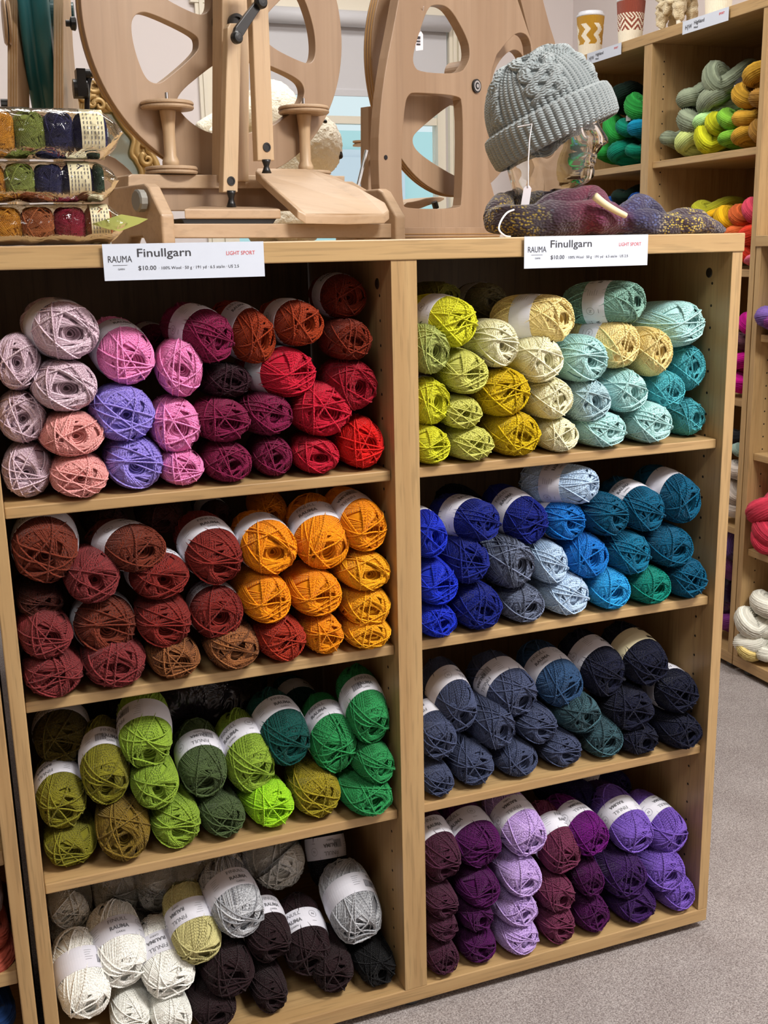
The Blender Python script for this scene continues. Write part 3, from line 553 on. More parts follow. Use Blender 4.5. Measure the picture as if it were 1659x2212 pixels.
def skein(k, P, s, ang, roll, colour, label, group, pitch=0):
    o = bpy.data.objects.new('yarn_skein', SK[k % 4]); COL.objects.link(o); o.material_slots[0].link = 'OBJECT'; o.material_slots[0].material = yarn(colour+'_skein', COLORS[colour][0], .24, None)
    o.matrix_world = Matrix.Translation(Vector(P)) @ (Matrix.Rotation(R_(ang), 3, 'Z') @ Matrix.Rotation(R_(pitch), 3, 'X') @ Matrix.Rotation(R_(roll), 3, 'Y')).to_4x4() @ Matrix.Diagonal((s, 1, s, 1))
    return tag(o, label, 'yarn skein', group)
SKEINS = [  # (place words, group, X plane, angle, [(u, v, half width px, colour, roll, words)])
 ('tall unit, upper right compartment', 'skeins in the upper right compartment', XF+.05, -90, 1.312, [
  (1548, 172, 36, 'sage', 80, 'topmost'), (1492, 212, 32, 'sage', 20, 'left of the middle, under the topmost'), (1538, 217, 38, 'sage', 0, 'under the topmost, facing right'), (1496, 262, 33, 'sage', 60, 'in the second layer at left'), (1450, 300, 22, 'sage', 30, 'bottom left corner'),
  (1526, 262, 27, 'mint_green', 10, ''), (1490, 304, 34, 'pale_lime', 0, ''), (1532, 297, 32, 'yellow_green', 90, 'in the bottom layer'), (1550, 268, 24, 'yellow_green', 80, 'in the middle layer'), (1578, 258, 28, 'leaf_green', 60, 'in the middle layer'), (1580, 298, 24, 'leaf_green', 20, 'in the bottom layer'),
  (1640, 160, 30, 'old_gold', 10, 'topmost'), (1612, 208, 30, 'old_gold', 60, 'in the third layer'), (1612, 256, 28, 'old_gold', 30, 'in the second layer'), (1610, 297, 27, 'old_gold', 10, 'in the bottom layer'), (1652, 212, 28, 'tobacco', 40, 'in the upper layer'), (1652, 285, 28, 'tobacco', 70, 'in the bottom layer')]),
 ('tall unit, middle right compartment', 'skeins in the middle right compartment', XF+.05, -90, 1.023, [
  (1521, 452, 22, 'lemon_green', 60, ''), (1545, 470, 22, 'sunflower', 0, 'at the left'), (1572, 474, 27, 'sunflower', 90, 'at the right, loosely twisted'), (1603, 466, 24, 'tangerine', 70, 'in the upper layer'), (1595, 503, 26, 'tangerine', 10, 'in the middle layer'),
  (1632, 456, 30, 'coral_pink', 80, ''), (1630, 510, 33, 'tomato_red', 20, 'in the middle layer'), (1622, 558, 30, 'tomato_red', 60, 'in the bottom layer'), (1634, 570, 18, 'hot_pink', 0, ''), (1575, 520, 26, 'butter', 30, '')]),
 ('tall unit, upper left compartment', 'skeins in the upper left compartment', XF+.05, -90, 1.312, [
  (1340, 212, 30, 'black_green', 0, ''), (1378, 232, 34, 'grass_green', 50, 'at the right'), (1328, 278, 34, 'grass_green', 80, 'at the left, loosely twisted'), (1355, 276, 24, 'jade', 60, 'in the upper layer'), (1384, 276, 24, 'turquoise_blue', 30, ''),
  (1340, 326, 28, 'jade', 0, 'in the bottom layer at left'), (1302, 328, 22, 'grass_green', 30, 'at the bottom left'), (1375, 326, 22, 'jade', 45, 'in the bottom layer at right')]),
 ('tall unit, middle left compartment', 'skeins in the middle left compartment', XF+.05, -90, 1.023, [
  (1325, 446, 28, 'cobalt', 20, 'at the left'), (1382, 438, 22, 'cobalt', 60, 'at the right'), (1345, 425, 22, 'black_green', 40, ''), (1350, 480, 30, 'night_blue', 30, 'at the left'), (1385, 485, 28, 'night_blue', 70, 'at the right')]),
 ('tall unit, third compartment down', 'skeins in the third compartment down', XF+.05, -90, .70, [
  (1624, 700, 26, 'magenta', 60, 'topmost'), (1600, 737, 26, 'plum_grey', 40, ''), (1600, 781, 28, 'magenta', 10, 'in the middle'), (1598, 829, 28, 'magenta', 50, 'in the bottom layer')]),
 ('tall unit, fourth compartment down', 'skeins in the fourth compartment down', XF+.05, -90, .365, [
  (1590, 945, 26, 'charcoal', 20, ''), (1606, 970, 18, 'pale_mint', 80, ''), (1596, 1015, 28, 'oat', 40, 'topmost'), (1590, 1062, 28, 'oat', 80, 'in the middle'), (1588, 1108, 28, 'oat', 30, 'in the bottom layer')]),
 ('low unit, top compartment', 'skeins in the low unit top compartment', XF+.005, -90, .868, [(1664, 705, 36, 'amethyst', 20, ''), (1664, 962, 28, 'orchid', 20, '')]),
 ('low unit, third compartment', 'skeins in the low unit third compartment', XF+.01, -90, .322, [(1650, 1102, 36, 'raspberry', 0, 'topmost'), (1658, 1148, 33, 'raspberry', 60, 'in the middle'), (1650, 1184, 30, 'raspberry', 80, 'in the bottom layer')]),
 ('low unit, bottom compartment', 'skeins in the low unit bottom compartment', XF+.05, -90, .03, [
  (1655, 1305, 38, 'undyed_white', 40, 'topmost'), (1602, 1336, 33, 'undyed_white', 70, 'jutting out at the left'), (1642, 1352, 32, 'undyed_white', 30, 'in the middle'), (1594, 1410, 34, 'undyed_white', 10, 'at the bottom left'), (1645, 1392, 32, 'undyed_white', 80, 'above the yellow one'), (1620, 1432, 24, 'butter', 60, ''), (1660, 1440, 24, 'undyed_white', 20, 'at the bottom right')]),
 ('left-edge unit', 'skeins in the left-edge unit', .05, 0, .20, [
  (0, 1940, 42, 'taupe_pink', 50, ''), (15, 2000, 48, 'salmon_red', 60, 'upper'), (8, 2065, 52, 'salmon_red', 20, 'lower'), (-6, 2190, 42, 'night_blue', 20, ''), (-20, 1690, 30, 'pale_mint', 20, '')])]
kk = 0
for place, grp, plane, ang, zz, items in SKEINS:
    for (u, v, hw, col, roll, words) in items:
        pl = plane
        if 'bottom compartment' in place: pl = XF+.005 if u < 1625 else XF+.03
        P = on(0 if ang else 1, pl, u, v)
        if ang and P[1] > .9: lo, hi = ((.925, 1.36) if P[1] < 1.37 else (1.41, 1.85)); P[1] = min(max(P[1], lo+.03), hi-.03)
        if ang and P[1] <= .9: P[1] = min(P[1], .875-.03)
        if not ang: P[0] = min(P[0], lx-.018-.036)
        d = depth(P); s = hw*1.1/F_PX*d/.036; s = min(s, 1.5)
        if P[2]-.036*s < zz+.001 and ang: P[2] = zz+.001+.037*s
        if ang and P[1] > .9: P[1] = min(max(P[1], lo+.037*s), hi-.037*s)
        cn_ = col.replace('_', ' ')
        lab = f'{cn_} twisted skein, {place}' + (f', {words}' if words else '')
        skein(kk, P, s, ang+(rng.uniform(-12, 12)), roll, col, lab, grp); kk += 1
# black paper bands and a wrapped violet yarn bag in the tall unit
def side_band(u, v, w, h, tilt, lab, mat='blacklabel'):
    P = on(0, XF+.045, u, v); fr = Frame(P, -90+tilt); fr.n = -np.array([1.0, 0, 0]); 
    d = depth(P)/F_PX; o = mk('paper_sleeve', *lathe((P[0]+.02, P[1]-w*d*.0, P[2]), (.1, 1, math.sin(R_(tilt))), [(-w*d/2, h*d*.5), (w*d/2, h*d*.5)], 28), M[mat], smooth=False, loc=P)
    tag(o, lab, 'paper sleeve')
    mk('barcode_sticker', *boxg(P[0]+.02-h*d*.53, P[0]+.02-h*d*.47, P[1]-.012, P[1]+.012, P[2]-.008, P[2]+.008), M['barcode'], o); return o
side_band(1598, 190, 30, 46, 20, 'black paper sleeve around a sage skein in the upper right compartment')
side_band(1360, 255, 26, 34, -25, 'black paper sleeve with barcode around the grass green skein, tilted')
side_band(1378, 326, 24, 30, 0, 'black paper sleeve with barcode at the end of the bottom jade skein')
side_band(1648, 1322, 26, 44, 8, 'pale blue paper sleeve around the undyed white skeins in the low unit', 'paper')
P = on(0, XF+.06, 1572, 1300); pb = empty('wrapped_yarn_pack', (P[0], P[1], .03), 'violet and purple yarn bundle packed in clear plastic, bottom of the tall unit', 'yarn pack')
for k, (zz, c) in enumerate(((.085, 'orchid'), (.17, 'violet_dark'), (.24, 'orchid'), (.30, 'amethyst'))):
    o = bpy.data.objects.new('yarn_hank', SK[k]); COL.objects.link(o); o.parent = pb; o.material_slots[0].link = 'OBJECT'; o.material_slots[0].material = mat_of(c)
    o.location = (0, 0, zz-.03); o.rotation_euler = (0, R_(40*k), R_(-90)); o.scale = (1.2, 1, 1.2)
V, Fc = blob((P[0]+.07, P[1], .19), (.115, .062, .155), 4, .012, 22); mk('plastic_wrap', V, Fc, M['cellophane'], pb, True)
# bag of ivory balls, dark bag of yarn
cnt = 0
for (u, v, rw, rh) in ((150, 1962, 46, 42), (252, 1948, 46, 46), (340, 1925, 45, 44), (415, 1912, 42, 42), (488, 1893, 45, 44), (600, 1870, 62, 52), (165, 2015, 52, 40), (285, 2010, 44, 40), (398, 1985, 42, 38)):
    P = on(1, .17, u, v); d = depth(P)/F_PX; P[0] = max(P[0], XL1+rw*d+.004); P[2] = min(P[2], Z['s3'][0]-rh*d-.004)
    nm = ['leftmost in the upper layer', 'second in the upper layer', 'third in the upper layer', 'fourth in the upper layer', 'fifth in the upper layer', 'largest, at the right end', 'leftmost in the lower layer', 'second in the lower layer', 'third in the lower layer'][cnt]
    make_ball(cnt % 7, P, rw*d/A_, rh*d/A_, rng.uniform(-8, 8), 0, 'ivory', 0, bool(cnt % 2), f'ivory wool ball inside the clear plastic bag, {nm}', 'ivory balls in the clear bag'); cnt += 1
p0, p1 = on(1, .17, 110, 1960), on(1, .17, 668, 1900); g = []
path = cspline([on(1, .19, u, v) for u, v in ((175, 1985), (260, 1975), (370, 1952), (480, 1930), (600, 1905))], 6)
P = on(1, .19, 380, 1950)
cx0, cx1 = XL1+.012, on(1, .17, 672, 1880)[0]
V, Fc = blob(((cx0+cx1)/2, .205, .205), ((cx1-cx0)/2, .085, .078), 5, .016, 26)
V = np.array(V); V[:, 2] = np.clip(V[:, 2], Z['bt']+.002, Z['s3'][0]-.003); V[:, 0] = np.maximum(V[:, 0], XL1+.002); sl = (V[:, 0]-cx0)/(cx1-cx0); V[:, 2] = V[:, 2]-.0+.0*sl
cb = mk('plastic_bag', V, Fc, M['cellophane'], smooth=True, loc=((cx0+cx1)/2, .2, Z['bt'])); tag(cb, 'clear plastic bag full of ivory wool balls at the back of the bottom left compartment', 'bag')
a0, a1 = on(1, .2, 215, 1520), on(1, .2, 570, 1490)
V, Fc = blob(((a0[0]+a1[0])/2, .235, .425), ((a1[0]-a0[0])/2+.02, .09, .105), 5, .03, 16); V = np.array(V); V[:, 2] = np.clip(V[:, 2], Z['s3'][1]+.001, Z['s2'][0]-.003)
V[:, 1] = np.minimum(V[:, 1], DEP-.012)
tag(mk('plastic_bag', V, Fc, M['darkbag'], smooth=True, loc=((a0[0]+a1[0])/2, .23, Z['s3'][1])), 'crumpled dark plastic bag behind the olive and green balls, third left compartment', 'bag')
#@@TOP
# ------------------------------------------------------------------ price signs
TOPZ = Z['top']
def price_sign(x0, x1, z0, z1, tilt, label):
    g = tag(mk('price_sign', *boxg(x0, x1, -.0062, -.0056, z0, z1), M['sign'], loc=((x0+x1)/2, -.006, z0)), label, 'price sign', 'price signs on the top board')
    w = x1-x0; k = w/.19
    def wr(s, x, z, width, cap, mat, bold=0):
        V, Fc = text_geo(s, 1.0, bold); V[:, 0] -= V[:, 0].min(); V[:, 0] *= width*k/V[:, 0].max(); V[:, 1] *= cap*k/.73
        return np.stack([x0+x*k+V[:, 0], np.full(len(V), -.0065), z0+z*k+V[:, 1]], 1), Fc, mat
    parts = [wr('Finullgarn', .039, .0262, .0625, .0098, M['ink'], .006), wr('RAUMA', .0055, .0205, .0272, .0078, M['ink'], 0), wr('GARN', .0160, .0118, .0075, .0022, M['ink'], 0), wr('$10.00', .0392, .0112, .0208, .0052, M['ink'], .004),
             wr('· 100% Wool · 50 g · 191 yd · 6.5 sts/in · US 2.5', .0630, .0114, .0955, .0036, M['ink']), wr('LIGHT SPORT', .1440, .0262, .0350, .0047, M['redink'], .0)]
    V, Fc = cat([(a, b) for a, b, c in parts]+[boxg(x0+.0105*k, x0+.027*k, -.0065, -.0063, z0+.0170*k, z0+.0173*k)]); fm = []
    for a, b, c in parts: fm += [1 if c is M['redink'] else 0]*len(b)
    mk('lettering', V, Fc, M['ink'], g, mats=[M['ink'], M['redink']], fm=fm+[0]*6)
    return g
price_sign(-.351, -.164, 1.0597, 1.1003, 0, 'white printed price sign on top board under the treadle spinning wheel')
price_sign(.184, .373, 1.0597, 1.1003, 0, 'white printed price sign on top board under the glass head and scarf')
def highland(u0, u1, vb, label):
    y1, y0 = on(0, XF-.008, u0, vb)[1], on(0, XF-.008, u1, vb)[1]; z0, z1 = 1.612, 1.643
    g = tag(mk('shelf_sign', *boxg(XF-.0075, XF-.007, y0, y1, z0, z1), M['sign'], loc=(XF-.007, (y0+y1)/2, z0)), label, 'shelf sign', 'signs on the tall unit')
    def wr(s, d, z, sz): V, Fc = text_geo(s, sz, .0002); return np.stack([np.full(len(V), XF-.0079), y1-d-V[:, 0], z0+z+V[:, 1]], 1), Fc
    W = y1-y0
    mk('lettering', *cat([wr('Highland', W*.26, .016, .012), wr('H|W', W*.06, .010, .014), wr('Wool', W*.26, .006, .007)]), M['ink'], g)
    mk('red_lettering', *wr('SPORT', W*.80, .019, .007), M['redink'], g)
highland(1268, 1341, 120, 'white shelf sign at the left of the tall unit top edge, below the mustard cup')
highland(1474, 1572, 60, 'white shelf sign below the fleecy alpaca on the tall unit top edge')

# ------------------------------------------------------------------ cups with knitted sleeves, alpaca
def cup(u, v, hw, h, hexc, kind, label, X=XF+.07):
    P = on(0, X, u, v); P[2] = 1.6452; d = depth(P)/F_PX; r1 = hw*d; H = h*d; c = empty('travel_cup', P, label, 'cup')
    mk('lid', *lathe((P[0], P[1], P[2]+H*.90), (0, 0, 1), [(0, r1*.98), (H*.02, r1*1.04), (H*.05, r1*1.04), (H*.055, r1*.93), (H*.11, r1*.90), (H*.115, r1*.5)], 40), M['lid'], c)
    n, k = 96, 44; V = []; Fc = []; fm = []
    for i in range(k+1):
        t = i/k; r = r1*(.80+.20*t)
        for j in range(n): a = 2*math.pi*j/n; rr = r*(1+.012*math.cos(a*48)); V.append((P[0]+rr*math.cos(a), P[1]+rr*math.sin(a), P[2]+.0008+H*.9*t))
    for i in range(k):
        for j in range(n):
            Fc.append((i*n+j, i*n+(j+1) % n, (i+1)*n+(j+1) % n, (i+1)*n+j)); t = (i+.5)/k; p = j % 16
            if kind == 'zig': on_ = t > .82 or (.34 < t <= .82 and ((p+int(3*abs(((t*44) % 12)-6)/3)) % 16) < 9)
            elif kind == 'fair': z = abs(p-8); on_ = t > .72 or (.62 < t <= .72 and (i+j) % 4 > 1) or (.34 < t <= .62 and ((i+z) % 6) < 3)
            else: on_ = t > .85 or (.5 < t <= .85 and ((i//2+abs(p-8)) % 5) < 3)
            fm.append(1 if on_ else 0)
    w0 = wool('knitted_cream_sleeve', 'EDE6D2', 400, .001); w1 = wool('knitted_'+kind, hexc, 400, .001)
    Fc += [tuple(range(n))[::-1]]; fm.append(0)
    mk('knitted_sleeve', V, Fc, w0, c, mats=[w0, w1], fm=fm)
cup(1274, 122, 29, 95, 'B98A1C', 'zig', 'cup in a cream knitted sleeve with mustard zigzags')
cup(1361, 90, 30, 100, '8C3F2C', 'fair', 'cup in a cream knitted sleeve with rust red chevrons')
cup(1551, 30, 32, 105, '4B1A50', 'third', 'cup in a cream and purple knitted sleeve at far right')
al = on(0, XF+.085, 1460, 55); AX, AY = al[0], al[1]
ap = empty('alpaca_figure', (AX, AY, 1.6452), 'fluffy cream toy alpaca standing on the tall shelf unit', 'toy alpaca')
mk('body', *cat([blob((AX, AY, 1.735), (.035, .062, .038), 5, .016, 60, ridged=True), blob((AX-.01, AY+.058, 1.79), (.018, .020, .06), 4, .008, 70), blob((AX-.012, AY+.072, 1.845), (.017, .028, .018), 4, .005, 70)]+[blob((AX+dx, AY+dy, 1.70), (.015, .017, .036), 4, .008, 80) for dx in (-.02, .02) for dy in (-.042, .038)]), M['alpaca'], ap, True)
for dx in (-.02, .02):
    for dy in (-.042, .038): mk('leg', *tube([(AX+dx, AY+dy, 1.672), (AX+dx, AY+dy, 1.654)], [.008, .0065], 12), M['fleece'], ap, True); mk('hoof', *tube([(AX+dx, AY+dy, 1.6545), (AX+dx-.002, AY+dy, 1.6455)], [.008, .0095], 12), M['hoof'], ap)
for dx in (-.010, .010): mk('ear', *tube([(AX-.012+dx, AY+.062, 1.855), (AX-.012+dx*1.3, AY+.058, 1.882)], [.006, .002], 10), M['alpaca'], ap, True)

# ------------------------------------------------------------------ spinning wheel with two treadles (left)
def P3(fr, u, v, off): return fr.pt(u, v, off)
O1 = at_depth(478, 55, 1.63); F1 = Frame(O1, 17.5)
b1 = F1.w(0, 0, .12); S1 = empty('spinning_wheel', (b1[0], b1[1], TOPZ), 'pale wooden double-treadle spinning wheel on the shelf above left sign', 'spinning wheel')
cc = F1.sz(480, 52); Rw = .2245
A_h = [(283, 45), (298, 26), (325, 27), (424, 74), (431, 92), (426, 114), (352, 178), (334, 181), (315, 170), (298, 130), (286, 85)]
B_h = [(370, 214), (455, 144), (474, 136), (545, 130), (580, 140), (645, 170), (658, 190), (656, 212), (640, 236), (600, 266), (560, 283), (520, 291), (480, 292), (440, 283), (402, 257)]
C_h = [(566, 92), (662, 140), (677, 133), (682, 110), (680, 75), (672, 38), (655, -10), (636, -28), (620, -14), (566, 40)]
D_h = [(336, -14), (421, 31), (446, 31), (457, 12), (452, -45), (432, -80), (390, -70), (352, -40)]
E_h = [(500, -85), (492, 0), (505, 12), (530, 8), (600, -40), (610, -60), (575, -95), (530, -105)]
def toc(fr, poly): return [tuple(fr.sz(u, v)) for u, v in poly]
plate('drive_wheel', F1, circ(cc, Rw, 110), [toc(F1, q) for q in (A_h, B_h, C_h, D_h, E_h)], 0, .020, M['ply'], S1, .001, 0, px=False)
mk('wheel_rim_groove', *tube([F1.w(cc[0]+(Rw+.0004)*math.cos(a), cc[1]+(Rw+.0004)*math.sin(a), -.010) for a in np.linspace(0, 2*math.pi, 97)], .0016, 6, False), M['plyedge'], S1)
mk('hub', *lathe(F1.w(*cc, -.03), F1.n, [(0, .018), (.05, .018), (.052, .012)], 28), M['black'], S1)
FR = Frame(F1.w(0, 0, .045), 17.5)          # plane of the uprights
plate('hub_post', FR, [(481, -130), (540, -130), (538, 392), (478, 392)], [], 0, .030, M['maple_z'], S1, .002, 0)
mk('bearing', *lathe(FR.pt(509, 52, .001), F1.n, [(0, .014), (.006, .014), (.006, .0095), (.002, .009)], 28), M['black'], S1)
CR = Frame(F1.w(0, 0, .085), 17.5)
plate('conrod', CR, [(492, 60), (497, 50), (517, 50), (522, 60), (514, 415), (482, 415)], [], 0, .014, M['maple_z'], S1, .0015, 0)
CR2 = Frame(F1.w(0, 0, .105), 17.5)
plate('conrod', CR2, [(541, -60), (577, -60), (593, 347), (557, 347)], [], 0, .014, M['maple_z'], S1, .0015, 0)
plate('crank_arm', CR2, [(500, 72), (540, 18), (560, -5), (572, 8), (548, 42), (518, 90)], [], .012, .008, M['black'], S1, .001, 1)
for (u, v, r, f) in ((509, 82, .0085, CR2), (561, 5, .0095, CR2)): mk('crank_knob', *lathe(f.pt(u, v, .012), F1.n, [(0, r), (.006, r), (.009, r*.72), (.0095, r*.3)], 24), M['black'], S1)
for (u, v, f) in ((499, 391, CR), (576, 318, CR2)): mk('conrod_bolt', *lathe(f.pt(u, v, .0002), F1.n, [(0, .0066), (.0012, .0066), (.0012, .0045), (.0004, .0042)], 24), M['black'], S1)
def connector(f, u, v0, v1):
    a, b = f.pt(u, v0, 0), f.pt(u+1, v1, 0); mk('flexible_connector', *tube([a, a*.75+b*.25, a*.5+b*.5, a*.25+b*.75, b], [.0072, .0055, .0038, .0055, .0075], 14), M['black'], S1, True)
connector(CR, 499, 412, 447); connector(CR2, 575, 345, 374)
# base
BB = Frame(F1.w(0, 0, .035), 17.5)
plate('rear_beam', BB, [(277, 380), (284, 376), (745, 380), (745, 407), (277, 407)], [], 0, .045, M['maple'], S1, .0015, 0)
plate('inner_rail', BB, [(320, 407), (740, 407), (740, 455), (320, 455)], [], -.012, .018, M['ply'], S1, .001, 0)
fr_off = .150; BR = Frame(F1.w(0, 0, fr_off), 17.5)
zb = TOPZ
def fr_plate(name, poly, off, th, mat, zfix=True, rnd=0, bw=.0015):
    o = plate(name, BR, poly, [], off, th, mat, S1, bw, rnd)
    return o
def ground(o):
    me = o.data; zmin = min(v.co.z for v in me.vertices)+wloc(o).z
    for v in me.vertices:
        if v.co.z+wloc(o).z < zb+.014: v.co.z = max(v.co.z, zb+.0003-wloc(o).z) if v.co.z+wloc(o).z < zb+.0003 else v.co.z
ground(fr_plate('front_rail', [(374, 483), (846, 483), (846, 514), (374, 514)], 0, .020, M['maple']))
# side feet boards (perpendicular to the wheel)
def side_board(u, off0, prof, th, mat, name):      # prof in (distance back, height) from the front plane point
    p = BR.sz(u, 480)[0]; V = []; n = len(prof)
    for t in (0, th):
        for (q, z) in prof: V.append(BR.w(p+t, 0, off0-q)*np.array([1, 1, 0])+np.array([0, 0, zb+.0004+z]))
    Fc = [tuple(range(n))[::-1], tuple(range(n, 2*n))]+[(i, (i+1) % n, n+(i+1) % n, n+i) for i in range(n)]
    return bevel(mk(name, V, Fc, mat, S1), .0035, 3)
prof = [(0, .0), (0, .040), (.006, .046), (.034, .078), (.045, .083), (.150, .083), (.165, .072), (.165, .0), (.11, 0), (.10, .012), (.06, .012), (.05, 0)]
side_board(340, .012, prof, .020, M['maple'], 'side_board'); side_board(845, .012, prof, .020, M['maple'], 'side_board')
kp = BR.pt(322, 434, -.030); mk('lock_knob', *lathe(kp, -F1.s, [(0, .006), (.008, .006), (.009, .015), (.018, .0155), (.020, .013)], 12), M['knobgrey'], S1)
# treadles
def treadle(poly_top, th, name):
    V = [np.asarray(q, float) for q in poly_top]; n = len(V); V2 = [q-np.array([0, 0, th]) for q in V]
    Fc = [tuple(range(n)), tuple(range(n, 2*n))[::-1]]+[(i, n+i, n+(i+1) % n, (i+1) % n) for i in range(n)]
    return bevel(mk(name, V+V2, Fc, M['maple'], S1), .002, 2)
def on_off(u, v, off): return BR.pt(u, v, off)
tl = [on_off(397, 450, .0), on_off(400, 447, .004), on_off(600, 449, .012), on_off(606, 453, .008), on_off(606, 452, -.085), on_off(590, 446, -.13), on_off(430, 442, -.13), on_off(340, 446, -.085)]
treadle([on_off(398, 451, 0), on_off(606, 452, 0), on_off(600, 448.5, -.07), on_off(575, 446.5, -.11), on_off(440, 445.5, -.11), on_off(408, 447.5, -.07)], .0135, 'treadle')
mk('treadle_pad', *cat([boxg(0, 1, 0, 1, 0, 1)]), M['black'], S1).hide_render = False
bpy.data.objects.remove(bpy.data.objects['treadle_pad'])
plate('treadle_pad', BR, [(392, 472), (598, 472), (590, 484), (398, 484)], [], -.006, .05, M['black'], S1, .001, 0)
edge = [(642, 452, .026), (660, 464, .030), (750, 466, .030), (830, 464, .030), (841, 455, .026), (832, 437, .010), (770, 404, -.03), (718, 378, -.075), (660, 364, -.095), (556, 362, -.095), (551, 370, -.09)]
treadle([on_off(u, v, o) for u, v, o in edge], .0135, 'treadle')
mk('treadle_hinge', *boxg(*(lambda p: (p[0]-.012, p[0]+.006, p[1]-.006, p[1]+.01, zb+.018, zb+.026))(BR.pt(640, 480, -.014))), M['black'], S1)
plate('upper_side_rail', BR, [(735, 392), (762, 392), (864, 452), (864, 470), (842, 470), (742, 408)], [], -.085, .012, M['maple'], S1, .0015, 0)
# lazy kate bobbins standing on the rear beam
def bobbin(u, vt, vb, ru, off, label):
    fr = Frame(F1.w(0, 0, off), 17.5); a, b = fr.pt(u, vt), fr.pt(u+5, vb); b[0], b[1] = a[0], a[1]; d = depth(a)/F_PX; r = ru*d; H = a[2]-b[2]
    b[2] = BB.pt(400, 377)[2]+.0008; H = a[2]-b[2]
    o = empty('bobbin', (b[0], b[1], b[2]), label, 'bobbin', 'bobbins on the spinning wheel')
    fl = [(0, r*.96), (.002, r), (.0042, r), (.0055, r*.93), (.0068, r), (.009, r), (.011, r*.96)]
    mk('lower_flange', *lathe(b, (0, 0, 1), fl, 48), M['maple'], o, False); mk('upper_flange', *lathe((b[0], b[1], b[2]+H-.006), (0, 0, 1), fl, 48), M['maple'], o)
    mk('shaft', *lathe((b[0], b[1], b[2]+.011), (0, 0, 1), [(0, .0125), (.008, .0125), (.016, .0090), (H*.5, .0088), (H-.035, .0100), (H-.020, .0118), (H-.017, .0118)], 28), M['maple_z'], o, True)
    mk('spindle', *tube([(b[0], b[1], b[2]+H), (b[0], b[1], b[2]+H+.018)], .0026, 12), M['steel'], o)
bobbin(361, 228, 367, 57, .014, 'empty wooden bobbin on the left of the spinning wheel base'); bobbin(656, 238, 372, 55, .014, 'empty wooden bobbin on the right of the spinning wheel base')

# ------------------------------------------------------------------ second spinning wheel (right)
O2 = at_depth(960, 150, 1.93); F2 = Frame(O2, 26); b2 = F2.w(0, 0, .03)
S2 = empty('spinning_wheel', (b2[0], b2[1], TOPZ), 'plywood folding spinning wheel with large cut-out side frame behind the hat', 'spinning wheel')
outer = [(868, -40), (850, 60), (833, 146), (822, 230), (817, 318), (820, 424), (830, 470), (838, 515), (1160, 515), (1172, 300), (1168, 200), (1152, 100), (1132, 40), (1112, -20), (1090, -60), (900, -70)]
h1 = [(908, 64), (925, 16), (940, 10), (962, 12), (980, 28), (1011, 85), (1016, 117), (1011, 137), (994, 160), (907, 156), (893, 140), (893, 115)]
h2 = [(875, 222), (884, 203), (897, 200), (988, 206), (1001, 220), (999, 438), (990, 451), (878, 451), (870, 440), (867, 330)]
h3 = [(1053, 144), (1106, 77), (1125, 69), (1142, 78), (1150, 110), (1155, 300), (1130, 438), (1053, 440)]
def bez(pl): return [tuple(F2.sz(u, v, .04)) for u, v in pl]
plate('side_frame', F2, bez(outer), [bez(h1), bez(h2), bez(h3)], .04, .020, M['ply'], S2, .0012, 1, px=False, rh=2)
c2 = F2.sz(985, 150, -.02); Rw2 = .224
def hb(pl): return [tuple(F2.sz(u, v, -.02)) for u, v in pl]
plate('drive_wheel', F2, circ(c2, Rw2, 110), [hb(q) for q in ([(880, 120), (886, 60), (922, 0), (975, 5), (1020, 90), (1018, 160), (900, 170)], [(890, 300), (900, 284), (963, 232), (985, 222), (1040, 240), (1048, 375), (1035, 392), (996, 388), (928, 348), (896, 322)], [(1060, 150), (1120, 90), (1150, 180), (1140, 300), (1070, 370), (1062, 260)])], -.02, .020, M['ply'], S2, .001, 0, px=False)
for k in (-.006, 0, .006): mk('rim_lamination', *tube([F2.w(c2[0]+(Rw2+.0003)*math.cos(a), c2[1]+(Rw2+.0003)*math.sin(a), -.030+k) for a in np.linspace(0, 2*math.pi, 97)], .0011, 6, False), M['plyedge'], S2)
plate('rear_frame', F2, [tuple(q) for q in ([F2.sz(u, v, -.07) for u, v in ((1110, -60), (1160, -60), (1180, 30), (1205, 110), (1215, 300), (1215, 514), (1165, 514), (1165, 300), (1150, 100), (1125, 0))])], [], -.07, .020, M['ply'], S2, .001, 1, px=False)
plate('rear_frame', F2, [tuple(F2.sz(u, v, -.07)) for u, v in ((796, 230), (830, 225), (840, 514), (796, 514))], [], -.07, .020, M['ply'], S2, .001, 0, px=False)
fb = [tuple(F2.sz(u, v, .055)) for u, v in ((865, 491), (1120, 491), (1120, 517), (865, 517))]
o = plate('laminated_base', F2, [(q[0], max(q[1], TOPZ+.0005-O2[2])) for q in fb], [], .055, .10, M['ply'], S2, .001, 0, px=False)
mk('base_lamination', *cat([boxg(0, 0, 0, 0, 0, 0)]), M['plyedge'], S2); bpy.data.objects.remove(bpy.data.objects['base_lamination'])
g = []
for z in (.004, .009, .014):
    a, b = F2.w(fb[0][0]+.001, 0, .0556), F2.w(fb[1][0]-.001, 0, .0556); a[2] = b[2] = TOPZ+z; g.append(tube([a, b], .0009, 6))
mk('base_lamination', *cat(g), M['plyedge'], S2)
bp = F2.pt(1028, 186, .0405); mk('bearing', *lathe(bp, F2.n, [(0, .0118), (.003, .0118), (.003, .0095)], 32), M['black'], S2)
mk('axle_end', *lathe(bp+F2.n*.0012, F2.n, [(0, .0090), (.0026, .0090), (.0026, .0060), (.001, .0056), (.001, .0036), (.0034, .0034)], 28), M['steel'], S2)
mk('frame_bolt', *lathe(F2.pt(833, 340, .0402), F2.n, [(0, .0038), (.0012, .0038), (.0012, .0018)], 16), M['bolt'], S2)
mk('cross_dowel', *tube([F2.pt(812, 345, -.06), F2.pt(826, 345, .02)], .0085, 16), M['maple'], S2, True)
